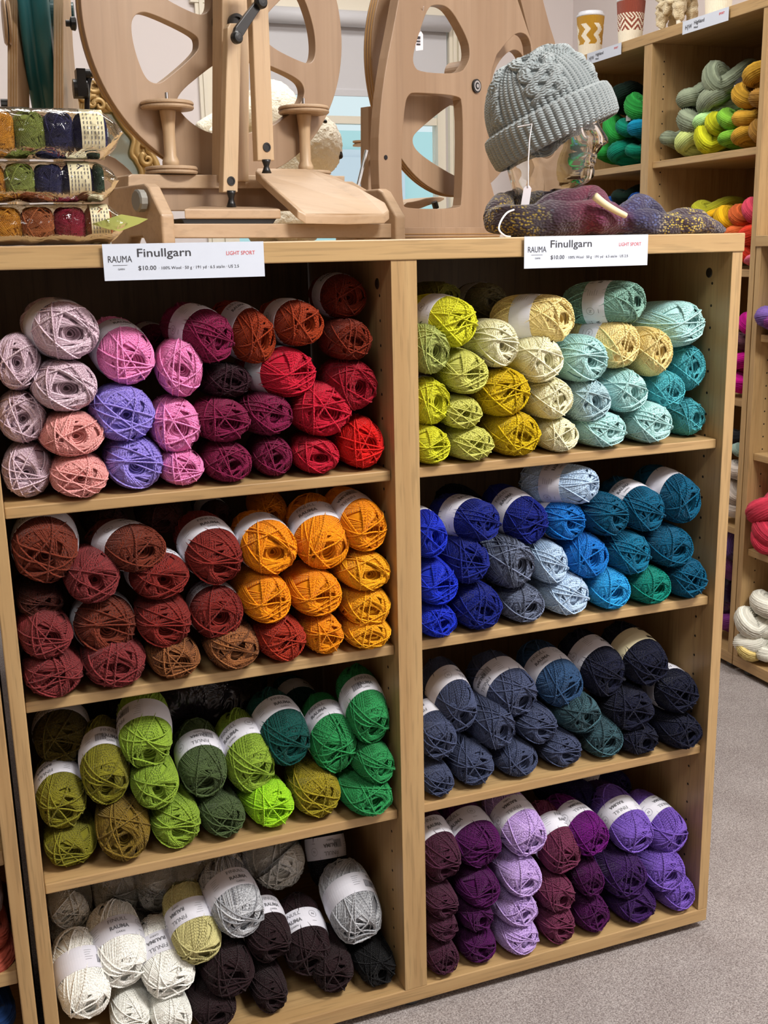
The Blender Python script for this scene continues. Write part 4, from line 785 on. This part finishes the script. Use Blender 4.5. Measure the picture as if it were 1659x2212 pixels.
mk('conrod', *tube([F2.pt(792, 325, -.06), F2.pt(774, 400, -.06), F2.pt(765, 440, -.06)], .0035, 10), M['steel'], S2)
tp = on(1, .80, 790, 316); mk('flyer_whorl', *lathe((tp[0]-.01, tp[1], tp[2]), (0, 0, 1), [(0, .016), (.003, .016), (.005, .012), (.007, .016), (.010, .016)], 28), M['maple'], S2)
plate('treadle', F2, [tuple(F2.sz(u, v, -.10)) for u, v in ((872, 438), (900, 434), (925, 426), (960, 425), (960, 433), (930, 442), (905, 452), (870, 456))], [], -.10, .06, M['maple'], S2, .0015, 1, px=False)
mk('rubber_stop', *tube([F2.pt(938, 436, -.09), F2.pt(942, 450, -.09)], .006, 10), M['black'], S2)
hub_ = F2.pt(994, 160, -.02); mk('hub', *lathe(hub_-F2.n*.02, F2.n, [(0, .022), (.04, .022)], 28), M['ply'], S2)
tg = empty('price_tag', F2.pt(905, 70, .0) , 'white hanging tag with barcode in the upper cut-out of the rear spinning wheel', 'price tag')
q0 = F2.sz(905, 88, .015)
plate('tag_card', F2, [tuple(F2.sz(u, v, .015)) for u, v in ((897, 75), (903, 68), (910, 68), (914, 74), (914, 108), (898, 110))], [], .015, .0008, M['tag'], tg, .0002, 0, px=False)
g = []
for k in range(9):
    if k in (3, 6): continue
    a, b = F2.pt(900, 79+2.2*k, .0158), F2.pt(908, 79.4+2.2*k, .0158); g.append(tube([a, b], .0006, 4))
mk('barcode', *cat(g), M['ink'], tg)
mk('string', *tube([F2.pt(907, 69, .0155), F2.pt(911, 40, .030), F2.pt(915, 14, .045)], .0007, 5), M['string'], tg)

# ------------------------------------------------------------------ third spinning wheel, teal, seen edge-on at far left
O3 = on(1, .62, 80, 150); F3 = Frame((O3[0], .62, 1.1), 0)
S3 = empty('spinning_wheel', (O3[0], .62, TOPZ), 'wooden spinning wheel with dark teal drive wheel, seen edge-on at the left', 'spinning wheel')
BT = 17.0; F3 = Frame(on(1, .60, 138, 150)*np.array([1, 1, 0])+np.array([0, 0, 1.1]), 90-BT)
BT = 9.0; nf = on(1, .60, 66, -40); bk = np.array([math.sin(R_(BT)), math.cos(R_(BT)), 0]); c3 = nf+bk*.235; ax3 = np.array([math.cos(R_(BT)), -math.sin(R_(BT)), 0]); w = .046; r = .235
prof = [(-w/2, r-.034), (-w/2, r-.004), (-w/2+.004, r), (-.012, r), (-.009, r-.007), (-.002, r-.007), (.001, r), (w/2-.006, r), (w/2-.002, r-.003), (w/2, r-.034)]
V, Fc = lathe(c3, ax3, prof, 120); Fc = Fc[:-2]; n = 120; k = len(prof); Fc += [((k-1)*n+j, (k-1)*n+(j+1) % n, (j+1) % n, j) for j in range(n)]
mk('drive_wheel', V, Fc, M['teal'], S3, True)
for a_q in np.linspace(0, 2*math.pi, 6)[:-1]+.35: mk('spoke', *tube([c3, c3+.215*(math.cos(a_q)*bk+math.sin(a_q)*np.array([0, 0, 1.0]))], .011, 10), M['tealdark'], S3, True)
mk('hub', *lathe(c3-ax3*.05, ax3, [(0, .02), (.10, .02)], 24), M['tealdark'], S3)
for nm_, u_, pl in (('right', 138, [(137, -60), (150, -60), (158, 100), (167, 200), (180, 290), (186, 400), (186, 514), (138, 514)]), ('left', 39, [(38, -60), (64, -60), (64, 514), (39, 514)])):
    fr = Frame(on(1, .60, u_, 150)*np.array([1, 1, 0])+np.array([0, 0, 1.1]), 73)
    plate('side_frame', fr, [tuple(fr.sz(u, v)) for u, v in pl], [], 0, .016, M['maple_z'], S3, .001, 0, px=False)
    q0 = fr.sz(u_-1, 150)[0]
    for t_ in (.0025, .0065, .0105): pA, pB = fr.pt(u_-.6, -55)-fr.n*t_, fr.pt(u_-.6, 505)-fr.n*t_; mk('ply_lamination', *tube([pA, pB], .0009, 6), M['plyedge'], S3)
mk('side_knob', *lathe(on(1, .60, 142, 50), (1, 0, 0), [(0, .005), (.006, .005), (.008, .010), (.014, .011), (.016, .008)], 16), M['black'], S3)
mk('crank_block', *boxg(*(lambda p: (p[0]-.006, p[0]+.008, .585, .615, p[2]-.032, p[2]+.010))(on(1, .60, 172, 165))), M['black'], S3)
mk('crank_boss', *lathe(on(1, .60, 158, 192), (1, 0, 0), [(0, .015), (.022, .015), (.024, .010)], 20), M['black'], S3)
mk('crank_pin', *lathe(on(1, .60, 178, 160), (1, 0, 0), [(0, .008), (.012, .008), (.013, .004), (.018, .004), (.018, .0085), (.026, .0085)], 18), M['black'], S3)
mk('steel_conrod', *tube(cspline([on(1, .60, u, v) for u, v in ((194, 168), (190, 185), (188, 230), (189, 300), (190, 400))], 5), .0042, 12), M['bolt'], S3, True)
g = on(1, .66, 8, 50)
for k, u in enumerate((6, 16)): mk('whorl', *lathe(on(1, .60, u, 48), (1, 0, 0), [(0, .030), (.003, .034), (.005, .030)], 40), M['maple'], S3)
mk('left_crank', *lathe(on(1, .60, 2, 228), (1, 0, 0), [(0, .010), (.018, .010)], 16), M['black'], S3); mk('left_conrod', *tube([on(1, .60, 12, 238), on(1, .60, 8, 330)], .005, 12), M['steel'], S3)
# curved wooden foot behind the yarn packs
plate('curved_foot', Frame(on(1, .45, 250, 400)*np.array([1, 1, 0])+np.array([0, 0, 1.1]), 0), [(200, 330), (240, 335), (275, 362), (290, 380), (300, 420), (300, 514), (180, 514), (180, 330)], [], 0, .020, M['ply'], S3, .001, 1)

# ------------------------------------------------------------------ gilded mirror with a postcard, plush sheep
FM = Frame(on(1, 1.25, 260, 300)*np.array([1, 1, 0])+np.array([0, 0, 1.1]), 0)
GL = M['gilt'] = base('antique_gilded_wood', 'A98A55', .45, Metallic=.25)[0]
mi = empty('gilded_mirror', FM.w(0, 0, 0)*np.array([1, 1, 0])+np.array([0, 0, TOPZ]), 'antique mirror with ornate gilded frame behind the spinning wheels', 'mirror')
simple('mirrorglass', 'pale_mirror_glass', 'C6DAD6', .06, Metallic=.85)
out = [(168, 225), (200, 196), (240, 215), (262, 260), (290, 300), (302, 345), (300, 512), (168, 512)]
inn = [tuple(FM.sz(u, v)) for u, v in out]
plate('mirror_glass', FM, inn, [], 0, .006, M['mirrorglass'], mi, .0005, 0, px=False)
path = cspline([FM.pt(u, v, .006) for u, v in ((150, 512), (150, 380), (155, 300), (165, 225), (190, 205), (215, 215), (240, 205), (262, 245), (282, 275), (300, 300), (296, 330), (306, 345), (318, 375), (312, 430), (316, 512))], 6)
g = [tube(path+np.array([dx, -abs(dx)*.4, dz]), r, 8) for dx, dz, r in ((0, 0, .012), (.013, .004, .006), (-.012, -.002, .006), (.022, .008, .008))]
mk('gilt_moulding', *cat(g), GL, mi, True)
def scroll(u, v, r, turns, sgn, a0):
    p = FM.pt(u, v, .018); return tube([p+np.array([sgn*(r*(1-t*.85))*math.cos(a0+turns*6.28*t), -.004*t, (r*(1-t*.85))*math.sin(a0+turns*6.28*t)]) for t in np.linspace(0, 1, 26)], np.linspace(.007, .003, 26), 8)
g = [scroll(205, 185, .026, 1.3, 1, 0), scroll(228, 200, .018, 1.2, -1, 1), scroll(185, 205, .016, 1.2, 1, 2), scroll(215, 228, .014, 1.1, -1, 0), scroll(245, 225, .014, 1.1, 1, 3), scroll(200, 222, .014, 1.0, 1, 1), scroll(232, 178, .018, 1.3, 1, 2), scroll(325, 318, .016, 1.2, -1, 0), scroll(318, 345, .014, 1.2, 1, 2)]
mk('carved_crest', *cat(g[:-2]+[blob(FM.pt(210, 195, .008), (.034, .008, .022), 3, .006, 80), blob(FM.pt(225, 232, .012), (.016, .008, .012), 3, .006, 80)]), GL, mi, True)
mk('carved_corner', *cat(g[-2:]+[blob(FM.pt(318, 330, .006), (.016, .008, .028), 3, .006, 80)]), GL, mi, True)
pc = on(1, 1.12, 226, 330); FC = Frame((pc[0], 1.12, 1.1), 0)
simple('card_sky', 'faded_blue_photo_print', 'B9C6CC', .5); simple('card_hair', 'dark_brown_print', '3F3634', .6); simple('card_skin', 'pale_skin_print', 'C9A592', .6)
a, b_ = FC.sz(196, 262), FC.sz(250, 500)
card = tag(mk('photo_card', *boxg(pc[0]+a[0], pc[0]+b_[0], 1.119, 1.121, TOPZ, 1.1+a[1]), M['card_sky'], loc=(pc[0], 1.12, TOPZ)), 'faded photo card of a dark-haired person leaning against the mirror', 'photo card')
def disc(u, v, ru, rv, y, mat, name): p = on(1, y, u, v); d = depth(p)/F_PX; mk(name, *lathe((0, 0, 0), (0, -1, 0), [(0, 1), (.0003, 1)], 24), mat).select_set(False); o = bpy.data.objects[name]; bpy.data.objects.remove(o); V, Fc = lathe((0, 0, 0), (0, -1, 0), [(0, 1), (.0006, 1)], 24); V = np.array(V)*np.array([ru*d, 1, rv*d])+p; return V, Fc
mk('printed_hair', *cat([disc(209, 277, 11, 13, 1.1186, M['card_hair'], 'x'), disc(222, 292, 7, 14, 1.1186, M['card_hair'], 'x'), disc(234, 306, 6, 10, 1.1186, M['card_hair'], 'x')]), M['card_hair'], card)
mk('printed_face', *disc(206, 284, 7, 9, 1.1182, M['card_skin'], 'x'), M['card_skin'], card); mk('printed_coat', *disc(215, 322, 17, 20, 1.1184, M['card_hair'], 'x'), M['card_hair'], card)
def bp_(u, v, y, ru, rv, ry, **k): p = on(1, y, u, v); d = depth(p)/F_PX; return blob(p, (ru*d, ry*d, rv*d), 5, .0035, 130, **k)
shp = on(1, 1.12, 610, 300); sp_ = empty('plush_sheep', (shp[0], 1.12, 1.0990), 'cream plush sheep sitting behind the left spinning wheel', 'plush toy')
pbody = bp_(590, 395, 1.14, 92, 150, 70); pb2 = bp_(588, 262, 1.12, 66, 84, 62); arm = tube(cspline([on(1, 1.08, u, v) for u, v in ((560, 236), (510, 252), (465, 270), (430, 286))], 5), [.030, .03, .029, .028, .027, .026, .026, .025, .025, .024, .024, .023, .022, .021, .02, .016], 18); hl = bp_(478, 300, 1.06, 32, 30, 30); hl2 = bp_(640, 480, 1.05, 60, 50, 60)
V, Fc = cat([pbody, pb2, arm, hl, hl2]); V[:, 2] = np.maximum(V[:, 2], 1.0992); mk('body', V, Fc, M['fleece'], sp_, True)
V, Fc = bp_(688, 315, 1.02, 52, 62, 46); mk('head', V, Fc, M['fleece'], sp_, True)
mk('nose', *bp_(733, 335, 1.0, 7, 9, 7), M['hoof'], sp_, True); mk('eye', *bp_(702, 262, .945, 4, 5, 4), M['black'], sp_, True); mk('stitched_paw', *bp_(432, 284, 1.06, 5, 4, 5), M['hoof'], sp_, True)

# ------------------------------------------------------------------ packs of small yarn balls in cellophane, far left
MINI = [ball_mesh(90+i, 12, 6, 34, .0019, .13, 1.75) for i in range(3)]
def pack(zlo, h, items, xr, yc, k, label, mat='cellophane'):
    x0 = -.53; pk = empty('yarn_pack', ((x0+xr)/2, yc, zlo), label, 'yarn pack', 'cellophane packs of small yarn balls')
    x = xr-.003
    for n_, (w, c, lab) in enumerate(items):
        cx = x-w/2; x -= w*1.03
        o = bpy.data.objects.new('small_yarn_ball', MINI[(n_+k) % 3]); COL.objects.link(o); o.parent = pk; o.material_slots[0].link = 'OBJECT'; o.material_slots[0].material = mat_of(c)
        loc = Vector((cx, yc, zlo+h*.5))-pk.location
        o.matrix_basis = Matrix.Translation(loc) @ Matrix.Rotation(R_(90), 4, 'X') @ Matrix.Diagonal((w*.52/A_, h*.47/B_, .0192/A_, 1))
        if lab:
            V, Fc = lathe((cx+w*.02, yc, zlo+h*.5), (1, 0, 0), [(-w*.36, h*.488), (w*.36, h*.488)], 32); V = np.array(V); V[:, 1] = yc+(V[:, 1]-yc)*.88*min(1, .0285/(h*.488))*1.1
            bd = mk('cream_label', V, Fc[:-2], M['cream'], pk, True); g = []
            for r_ in range(6):
                for q in range(9):
                    a = -math.pi/2+(q-4)*.17; yy, zz = yc+.487*h*.86*math.sin(a), zlo+h*.5+.487*h*math.cos(a+math.pi/2)*0
                    ang = (q-4)*.2; px_ = cx+w*(-.26+.11*r_); py_ = yc-h*.492*.88*min(1, .0285/(h*.488))*1.1*math.cos(ang)-.0003; pz_ = zlo+h*.5+h*.488*math.sin(ang)
                    if rng.rand() < .85: g.append(boxg(px_, px_+.0008, py_-.0003, py_+.0003, pz_-.0018, pz_+.0016))
            mk('label_print', *cat(g), M['greyink'], bd)
    n, m_ = 40, 25; V = []; Fc = []
    for sgn in (-1, 1):
        for i in range(n+1):
            for j in range(m_+1):
                s_, t_ = i/n, j/m_; e = (min(1, s_/.10, (1-s_)/.10))**.5*(math.sin(math.pi*t_))**.42
                xx = x0+(xr+.012-x0)*s_; yy = yc+(t_-.5)*.066; zz = zlo+h*.5+sgn*h*.5*e; w_ = noise.noise(Vector((xx*40+k*9, yy*40, zz*30)))
                V.append((xx+.003*w_, yy-.004*(e)*0+.003*w_*e, min(max(zz+.0025*w_*e, zlo+.0006), zlo+h-.0004)))
    for q in range(2):
        b0 = q*(n+1)*(m_+1)
        for i in range(n):
            for j in range(m_): a = b0+i*(m_+1)+j; Fc.append((a, a+m_+1, a+m_+2, a+1))
    mk('cellophane_wrap', V, Fc, M[mat], pk, True)
    return pk
COLORS.update(ochre=('C98A2C', .12, None), meadow_green=('8A9648', .12, None), navy_blue=('2C2C52', .12, None), terracotta=('A8623A', .12, None), wine_red=('8E1F38', .1, None), forest=('2E4A34', .1, None), dusky_rose=('9A4A58', .1, None))
pz = TOPZ+.0006
P0 = on(1, .07, 245, 500)
pack(pz, .0475, [(.030, 'terracotta', 1), (.034, 'wine_red', 0), (.036, 'terracotta', 0), (.034, 'ochre', 0), (.03, 'forest', 0)], on(1, .07, 248, 500)[0], .075, 1, 'bottom pack of small wool balls in cellophane, with wine red ball, left on shelf top')
pack(pz+.048, .0475, [(.012, 'forest', 0), (.034, 'navy_blue', 1), (.030, 'navy_blue', 0), (.032, 'meadow_green', 0), (.033, 'ochre', 0)], on(1, .07, 232, 420)[0], .073, 3, 'middle pack of ochre, green and navy balls in cellophane, left on shelf top')
pack(pz+.096, .057, [(.036, 'navy_blue', 1), (.032, 'navy_blue', 0), (.032, 'meadow_green', 0), (.034, 'ochre', 0)], on(1, .07, 238, 330)[0], .072, 5, 'topmost pack of ochre, green and navy balls in cellophane, left on shelf top')
V = [on(1, .045, *q) for q in ((198, 484), (262, 463), (320, 473), (300, 484), (258, 500), (230, 494))]; V2 = [np.asarray(v)+np.array([0, .0006, 0]) for v in V]; n = len(V)
simple('leafpaper', 'pale_green_card', 'A8AE5C', .5)
tag(mk('card_flap', [tuple(v) for v in V]+[tuple(v) for v in V2], [tuple(range(n)), tuple(range(n, 2*n))[::-1]]+[(i, n+i, n+(i+1) % n, (i+1) % n) for i in range(n)], M['leafpaper'], loc=tuple(V[0])), 'yellow-green folded card corner sticking out of the bottom yarn pack', 'card')

# ------------------------------------------------------------------ glass display head, knitted hat, scarf
HY = .17; HO = on(1, HY, 1180, 330); VA = math.degrees(math.atan2(HO[0]-CAM[0], HO[1]-CAM[1])); FH = Frame((HO[0], HO[1], 0), -VA+4)
PXM = depth(HO)/F_PX
def hs_(u): return FH.sz(u, 330)[0]
def hz(v): return FH.sz(1190, v)[1]
PROF = [(512, 1262, 0, 1078, .062), (506, 1260, 0, 1080, .061), (480, 1238, 0, 1095, .050), (455, 1228, 0, 1104, .045), (430, 1222, 0, 1108, .042), (414, 1224, 0, 1108, .042), (405, 1248, 6, 1106, .043), (396, 1264, 8, 1104, .045), (385, 1272, 12, 1101, .047), (372, 1273, 13, 1098, .050), (362, 1274, 9, 1096, .052), (355, 1275, 14, 1094, .053), (349, 1275, 12, 1092, .054), (343, 1275, 15, 1090, .055), (335, 1276, 14, 1087, .056), (326, 1277, 20, 1084, .058), (318, 1278, 24, 1080, .060), (309, 1279, 34, 1077, .061), (302, 1279, 33, 1074, .062), (292, 1279, 27, 1071, .063), (280, 1278, 19, 1068, .064), (270, 1279, 13, 1066, .065), (262, 1283, 9, 1064, .066), (250, 1287, 5, 1062, .067), (230, 1286, 1, 1060, .068), (205, 1280, 0, 1060, .068), (180, 1266, 0, 1068, .065), (155, 1244, 0, 1085, .057), (138, 1222, 0, 1108, .044), (126, 1195, 0, 1140, .025)]
def head_geo(inset, amp):
    ks = np.array([(hz(v), hs_(u), e*PXM, hs_(b), w) for v, u, e, b, w in PROF]); zz = np.linspace(ks[0, 0]+inset, ks[-1, 0]-inset, 120); n = 112; V = []
    for z in zz:
        fu, ex, bk, w = [np.interp(z, ks[:, 0], ks[:, i]) for i in (1, 2, 3, 4)]; cx = (fu+bk)/2; a = (fu-bk)/2-inset; w -= inset
        ez = math.exp(-((z-hz(283))/.010)**2); lipz = 1 if hz(365) < z < hz(338) else 0
        for j in range(n):
            t = 2*math.pi*j/n; tt = min(t, 2*math.pi-t); ct, st = math.cos(t), math.sin(t)
            x = cx+a*math.copysign(abs(ct)**.9, ct); y = w*math.copysign(abs(st)**.92, st)
            wd = .42 if lipz else (.20+.10*math.exp(-((z-hz(308))/.008)**2)); x += ex*math.exp(-(tt/wd)**2)*(1 if not inset else .75)
            x -= .010*ez*math.exp(-((tt-.42)/.20)**2)                       # eye sockets
            ear = math.exp(-((tt-1.62)/.13)**2)*math.exp(-((z-hz(292))/.020)**2); y += math.copysign(.009*ear*(0 if inset else 1), st)
            p = FH.w(x, z, -y); nz = noise.noise(Vector(p)*38)*amp; V.append(p+np.array([ct*nz, st*nz, nz]))
    k = len(zz); Fc = [(i*n+j, i*n+(j+1) % n, (i+1)*n+(j+1) % n, (i+1)*n+j) for i in range(k-1) for j in range(n)]+[tuple(range(n))[::-1], tuple(range((k-1)*n, k*n))]
    return V, Fc
gm2 = bpy.data.materials.new('clear_moulded_glass'); gm2.use_nodes = True; gb = gm2.node_tree.nodes['Principled BSDF']; gb.inputs['Transmission Weight'].default_value = 1; gb.inputs['Roughness'].default_value = .0; gb.inputs['IOR'].default_value = 1.45; gb.inputs['Base Color'].default_value = (.96, .97, .96, 1)
nn2 = tex(gm2.node_tree, 'ShaderNodeTexNoise', (1, 1, 1), Scale=24, Detail=1); bump(gm2.node_tree, gb, nn2.outputs[0], .0015, .5)
Vo, Fo = head_geo(0, .0008); Vi, Fi = head_geo(.0045, .0016)
V, Fc = cat([(Vo, Fo), (Vi, [q[::-1] for q in Fi])]); V[:, 2] = np.maximum(V[:, 2], TOPZ+.0006)
hd = tag(mk('glass_mannequin', V, Fc, gm2, smooth=True, loc=(HO[0], HO[1], TOPZ)), 'clear moulded glass display head in profile wearing grey knitted hat', 'display head')

# hat
M['knit'], nt, b = base('grey_knitted_wool', '99A3A5', .95); b.inputs['Sheen Weight'].default_value = .35
ua = nt.nodes.new('ShaderNodeAttribute'); ua.attribute_name = 'kv'
sx = nt.nodes.new('ShaderNodeSeparateXYZ'); nt.links.new(ua.outputs['Vector'], sx.inputs[0])
def mth(op, a, b_=None):
    n = nt.nodes.new('ShaderNodeMath'); n.operation = op
    for i, x in enumerate((a, b_)):
        if x is None: continue
        if hasattr(x, 'is_output'): nt.links.new(x, n.inputs[i])
        else: n.inputs[i].default_value = x
    return n.outputs[0]
vv = mth('ADD', mth('MULTIPLY', sx.outputs[1], 2*math.pi), mth('MULTIPLY', mth('ABSOLUTE', mth('SINE', mth('MULTIPLY', sx.outputs[0], math.pi))), 2.6))
bump(nt, b, mth('COSINE', vv), .0012, .9)
HC = FH.sz(1200, 297); ang = R_(24.5); ev = np.array([math.cos(ang), math.sin(ang)]); eu = np.array([-math.sin(ang), math.cos(ang)])
def hat_pt(lx_, ly, h): q = HC+ev*lx_+eu*h; return FH.w(q[0], q[1], -ly)
a_, b_2, Hh = .0835, .076, .118; NU, NV = 560, 170; NR = 54
def dome(name, h0, h1, rfun, cable, nv):
    V = []; KV = []
    for i in range(nv+1):
        t = i/nv; h, rs, extra = rfun(t)
        for j in range(NU):
            A = 2*math.pi*j/NU; ph = A*NR/(2*math.pi); q = (A-1.5*math.pi); q = (q+math.pi) % (2*math.pi)-math.pi; q_m = q*.08*rs     # camera side is at A = 3pi/2
            rib = (abs(math.cos(math.pi*ph))**.7-.5)*.0034*min(1, rs*1.6); dsp = rib
            if cable:
                for (c0, wd_, per, na, r0) in ((0.10, .021, .062, 3, .0105), (-.95, .007, .040, 2, .0080), (1.15, .007, .040, 2, .0080), (2.3, .009, .040, 2, .0080), (-2.2, .009, .040, 2, .0080)):
                    dq = (q-c0); dq = (dq+math.pi) % (2*math.pi)-math.pi; dm = dq*.08*max(rs, .25)
                    if abs(dm) < wd_*1.35 and h > .046:
                        best = -.0015
                        for s_ in range(na):
                            p_ = 2*math.pi*(h/per+s_/na); qc = wd_*math.sin(p_); over = math.cos(p_)*.5+.5; x_ = (dm-qc)/r0
                            if abs(x_) < 1: best = max(best, math.sqrt(1-x_*x_)*.0078*(.45+.55*over)+(.0006*math.cos(x_*12)))
                        f = min(1, (h-.046)/.006)*min(1, max(rs, 0)*2.2); dsp = dsp*(1-f)+best*f
            r1, r2 = a_*rs+extra+dsp, b_2*rs+extra+dsp
            V.append(hat_pt(r1*math.cos(A), -r2*math.sin(A)*-1, h+(dsp*.6 if rs < .8 else 0))); KV.append((ph, h/.0034+(0), 0))
    Fc = [(i*NU+j, i*NU+(j+1) % NU, (i+1)*NU+(j+1) % NU, (i+1)*NU+j) for i in range(nv) for j in range(NU)]
    return V, Fc, KV
def rf_dome(t):
    th = t*math.pi/2; h = .014+(Hh-.014)*math.sin(th)**.95; rs = max(math.cos(th), .0)**.62; return h, rs*(1+.05*math.sin(math.pi*min(1, t*1.4))), 0
def rf_cuff(t):
    # folded cuff: inside up, round the fold, outside up and over the rim
    pts = [(.034, -.002), (.012, -.001), (-.004, .001), (-.009, .006), (-.004, .0115), (.010, .0135), (.028, .0135), (.037, .011), (.040, .006), (.036, .001)]
    x = t*(len(pts)-1); k = min(int(x), len(pts)-2); f = x-k; return pts[k][0]*(1-f)+pts[k+1][0]*f, 1.0, pts[k][1]*(1-f)+pts[k+1][1]*f
V, Fc, KV = dome('crown', 0, Hh, rf_dome, True, NV); V2, F2c, KV2 = dome('cuff', 0, .04, rf_cuff, False, 46)
hat = mk('knitted_hat', V, Fc, M['knit'], smooth=True, loc=tuple(hat_pt(0, 0, 0))); tag(hat, 'grey cable-knit beanie with folded ribbed cuff on the glass head', 'hat')
cf = mk('folded_cuff', V2, F2c, M['knit'], hat, True)
for o, kv in ((hat, KV), (cf, KV2)): a = o.data.attributes.new('kv', 'FLOAT_VECTOR', 'POINT'); a.data.foreach_set('vector', np.array(kv, np.float32).ravel())
ht = empty('hang_tag', FH.pt(1140, 430, .095), 'small white hang tag on a string hanging from the hat', 'tag')
plate('tag_card', FH, [(1131, 407), (1137, 401), (1144, 401), (1148, 407), (1141, 457), (1123, 455)], [], .095, .0009, M['tag'], ht, .0002, 0)
mk('string', *tube([FH.pt(1118, 274, .093), FH.pt(1149, 268, .096), FH.pt(1144, 300, .098), FH.pt(1141, 350, .098), FH.pt(1141, 404, .0957)], .0009, 6), M['string'], ht)
# scarf
SF = M['scarf'] = bpy.data.materials.new('mottled_knitted_scarf'); SF.use_nodes = True; nt = SF.node_tree; b = nt.nodes['Principled BSDF']; b.inputs['Roughness'].default_value = .95; b.inputs['Sheen Weight'].default_value = .3
za = nt.nodes.new('ShaderNodeAttribute'); za.attribute_name = 'zone'
zc_ = ramp(nt, za.outputs['Fac'], [(0, lin('2E1A22')), (.24, lin('241A24')), (.36, lin('341428')), (.50, lin('5C1630')), (.60, lin('561A3A')), (.68, lin('2C2448')), (.78, lin('26203A')), (.86, lin('2A161E')), (1, lin('35263A'))])
zs_ = ramp(nt, za.outputs['Fac'], [(0, lin('A48A2C')), (.24, lin('8A7626')), (.30, lin('3E4450')), (.5, lin('7A1E3A')), (.64, lin('4A4A72')), (.76, lin('4A5688')), (.82, lin('B8A23A')), (.93, lin('C2AC40')), (1, lin('4A3A5A'))])
vo = tex(nt, 'ShaderNodeTexVoronoi', (1, 1, 1.5), Scale=210, Randomness=.8); no = tex(nt, 'ShaderNodeTexNoise', (1, 1, 1), Scale=45, Detail=2)
fc = ramp(nt, vo.outputs['Distance'], [(.28, (1, 1, 1)), (.50, (0, 0, 0))]); f2 = ramp(nt, no.outputs[0], [(.42, (0, 0, 0)), (.55, (1, 1, 1))]); ml_ = nt.nodes.new('ShaderNodeMath'); ml_.operation = 'MULTIPLY'; nt.links.new(fc, ml_.inputs[0]); nt.links.new(f2, ml_.inputs[1])
nt.links.new(mixcol(nt, ml_.outputs[0], zc_, zs_), b.inputs['Base Color']); bump(nt, b, vo.outputs['Distance'], .003, .7)
PARTS = []
def roll(pts, n=26, amp=.003):     # pts: (u, v, y, radius px, zone)
    C = cspline([on(1, y, u, v) for u, v, y, r, z in pts], 8); K = cspline([(r*PXM, z, 0) for u, v, y, r, z in pts], 8); V, Fc = tube(C, K[:, 0], n); V = np.array(V)
    for i in range(len(V)): V[i] += amp*noise.noise(Vector(V[i])*60)+.0075*noise.noise(Vector(V[i])*24+Vector((5, 1, 2)))
    PARTS.append((V, Fc, np.repeat(np.clip(K[:, 1], 0, 1), n)))
roll([(1062, 492, .12, 10, .05), (1070, 480, .10, 26, .06), (1100, 476, .08, 36, .12), (1140, 480, .07, 34, .22), (1185, 476, .07, 38, .32), (1235, 470, .07, 42, .42), (1290, 474, .06, 38, .55), (1340, 482, .06, 30, .64), (1390, 480, .06, 32, .74), (1440, 486, .06, 26, .84), (1490, 486, .06, 24, .92), (1535, 490, .07, 19, .98), (1562, 500, .08, 7, 1)])
roll([(1060, 475, .13, 18, .06), (1075, 452, .15, 24, .08), (1105, 436, .22, 24, .15), (1160, 440, .26, 22, .28), (1215, 438, .24, 24, .34), (1262, 434, .17, 26, .45), (1290, 425, .11, 20, .52)])
roll([(1150, 470, .09, 22, .3), (1190, 448, .09, 26, .36), (1235, 432, .09, 27, .42), (1272, 426, .09, 22, .50), (1290, 440, .07, 22, .54), (1298, 465, .05, 24, .58)])
roll([(1312, 490, .06, 20, .62), (1345, 470, .06, 22, .66), (1372, 445, .07, 22, .70), (1398, 442, .08, 20, .74), (1418, 462, .07, 22, .78), (1425, 490, .07, 20, .80)])
roll([(1440, 480, .07, 18, .84), (1475, 472, .08, 20, .90), (1515, 478, .08, 18, .96), (1545, 494, .08, 12, 1)])
V, Fc = cat([(p[0], p[1]) for p in PARTS]); V[:, 2] = np.maximum(V[:, 2], TOPZ+.0008); V[:, 1] = np.maximum(V[:, 1], .004)
sc_ = mk('knitted_scarf', V, Fc, SF, smooth=True, loc=(HO[0], .10, TOPZ)); a = sc_.data.attributes.new('zone', 'FLOAT', 'POINT'); a.data.foreach_set('value', np.concatenate([p[2] for p in PARTS]).astype(np.float32))
tag(sc_, 'mottled purple, maroon and yellow knitted scarf wrapped around the glass head neck', 'scarf')
mk('tag_loop', *tube(cspline([on(1, y, u, v) for u, v, y in ((1110, 453, .045), (1095, 460, .035), (1082, 478, .022), (1078, 496, .012), (1090, 509, .008), (1102, 511, .02))], 6), .0012, 6), M['string'], sc_)
pn = tag(mk('shawl_pin', *tube(cspline([on(1, .028, u, v) for u, v in ((1285, 424), (1305, 440), (1330, 455), (1352, 466))], 6), np.linspace(.0055, .0038, 19), 14), M['horn'], smooth=True, loc=tuple(on(1, .10, 1320, 448))), 'cream horn shawl pin stuck through the knitted scarf', 'shawl pin')

# ------------------------------------------------------------------ nothing sinks below the shelf top
for root in (S1, S2, S3, mi):
    for o in root.children_recursive:
        if o.type != 'MESH': continue
        z0 = wloc(o).z
        for v in o.data.vertices:
            if v.co.z+z0 < TOPZ+.0004: v.co.z = TOPZ+.0004-z0
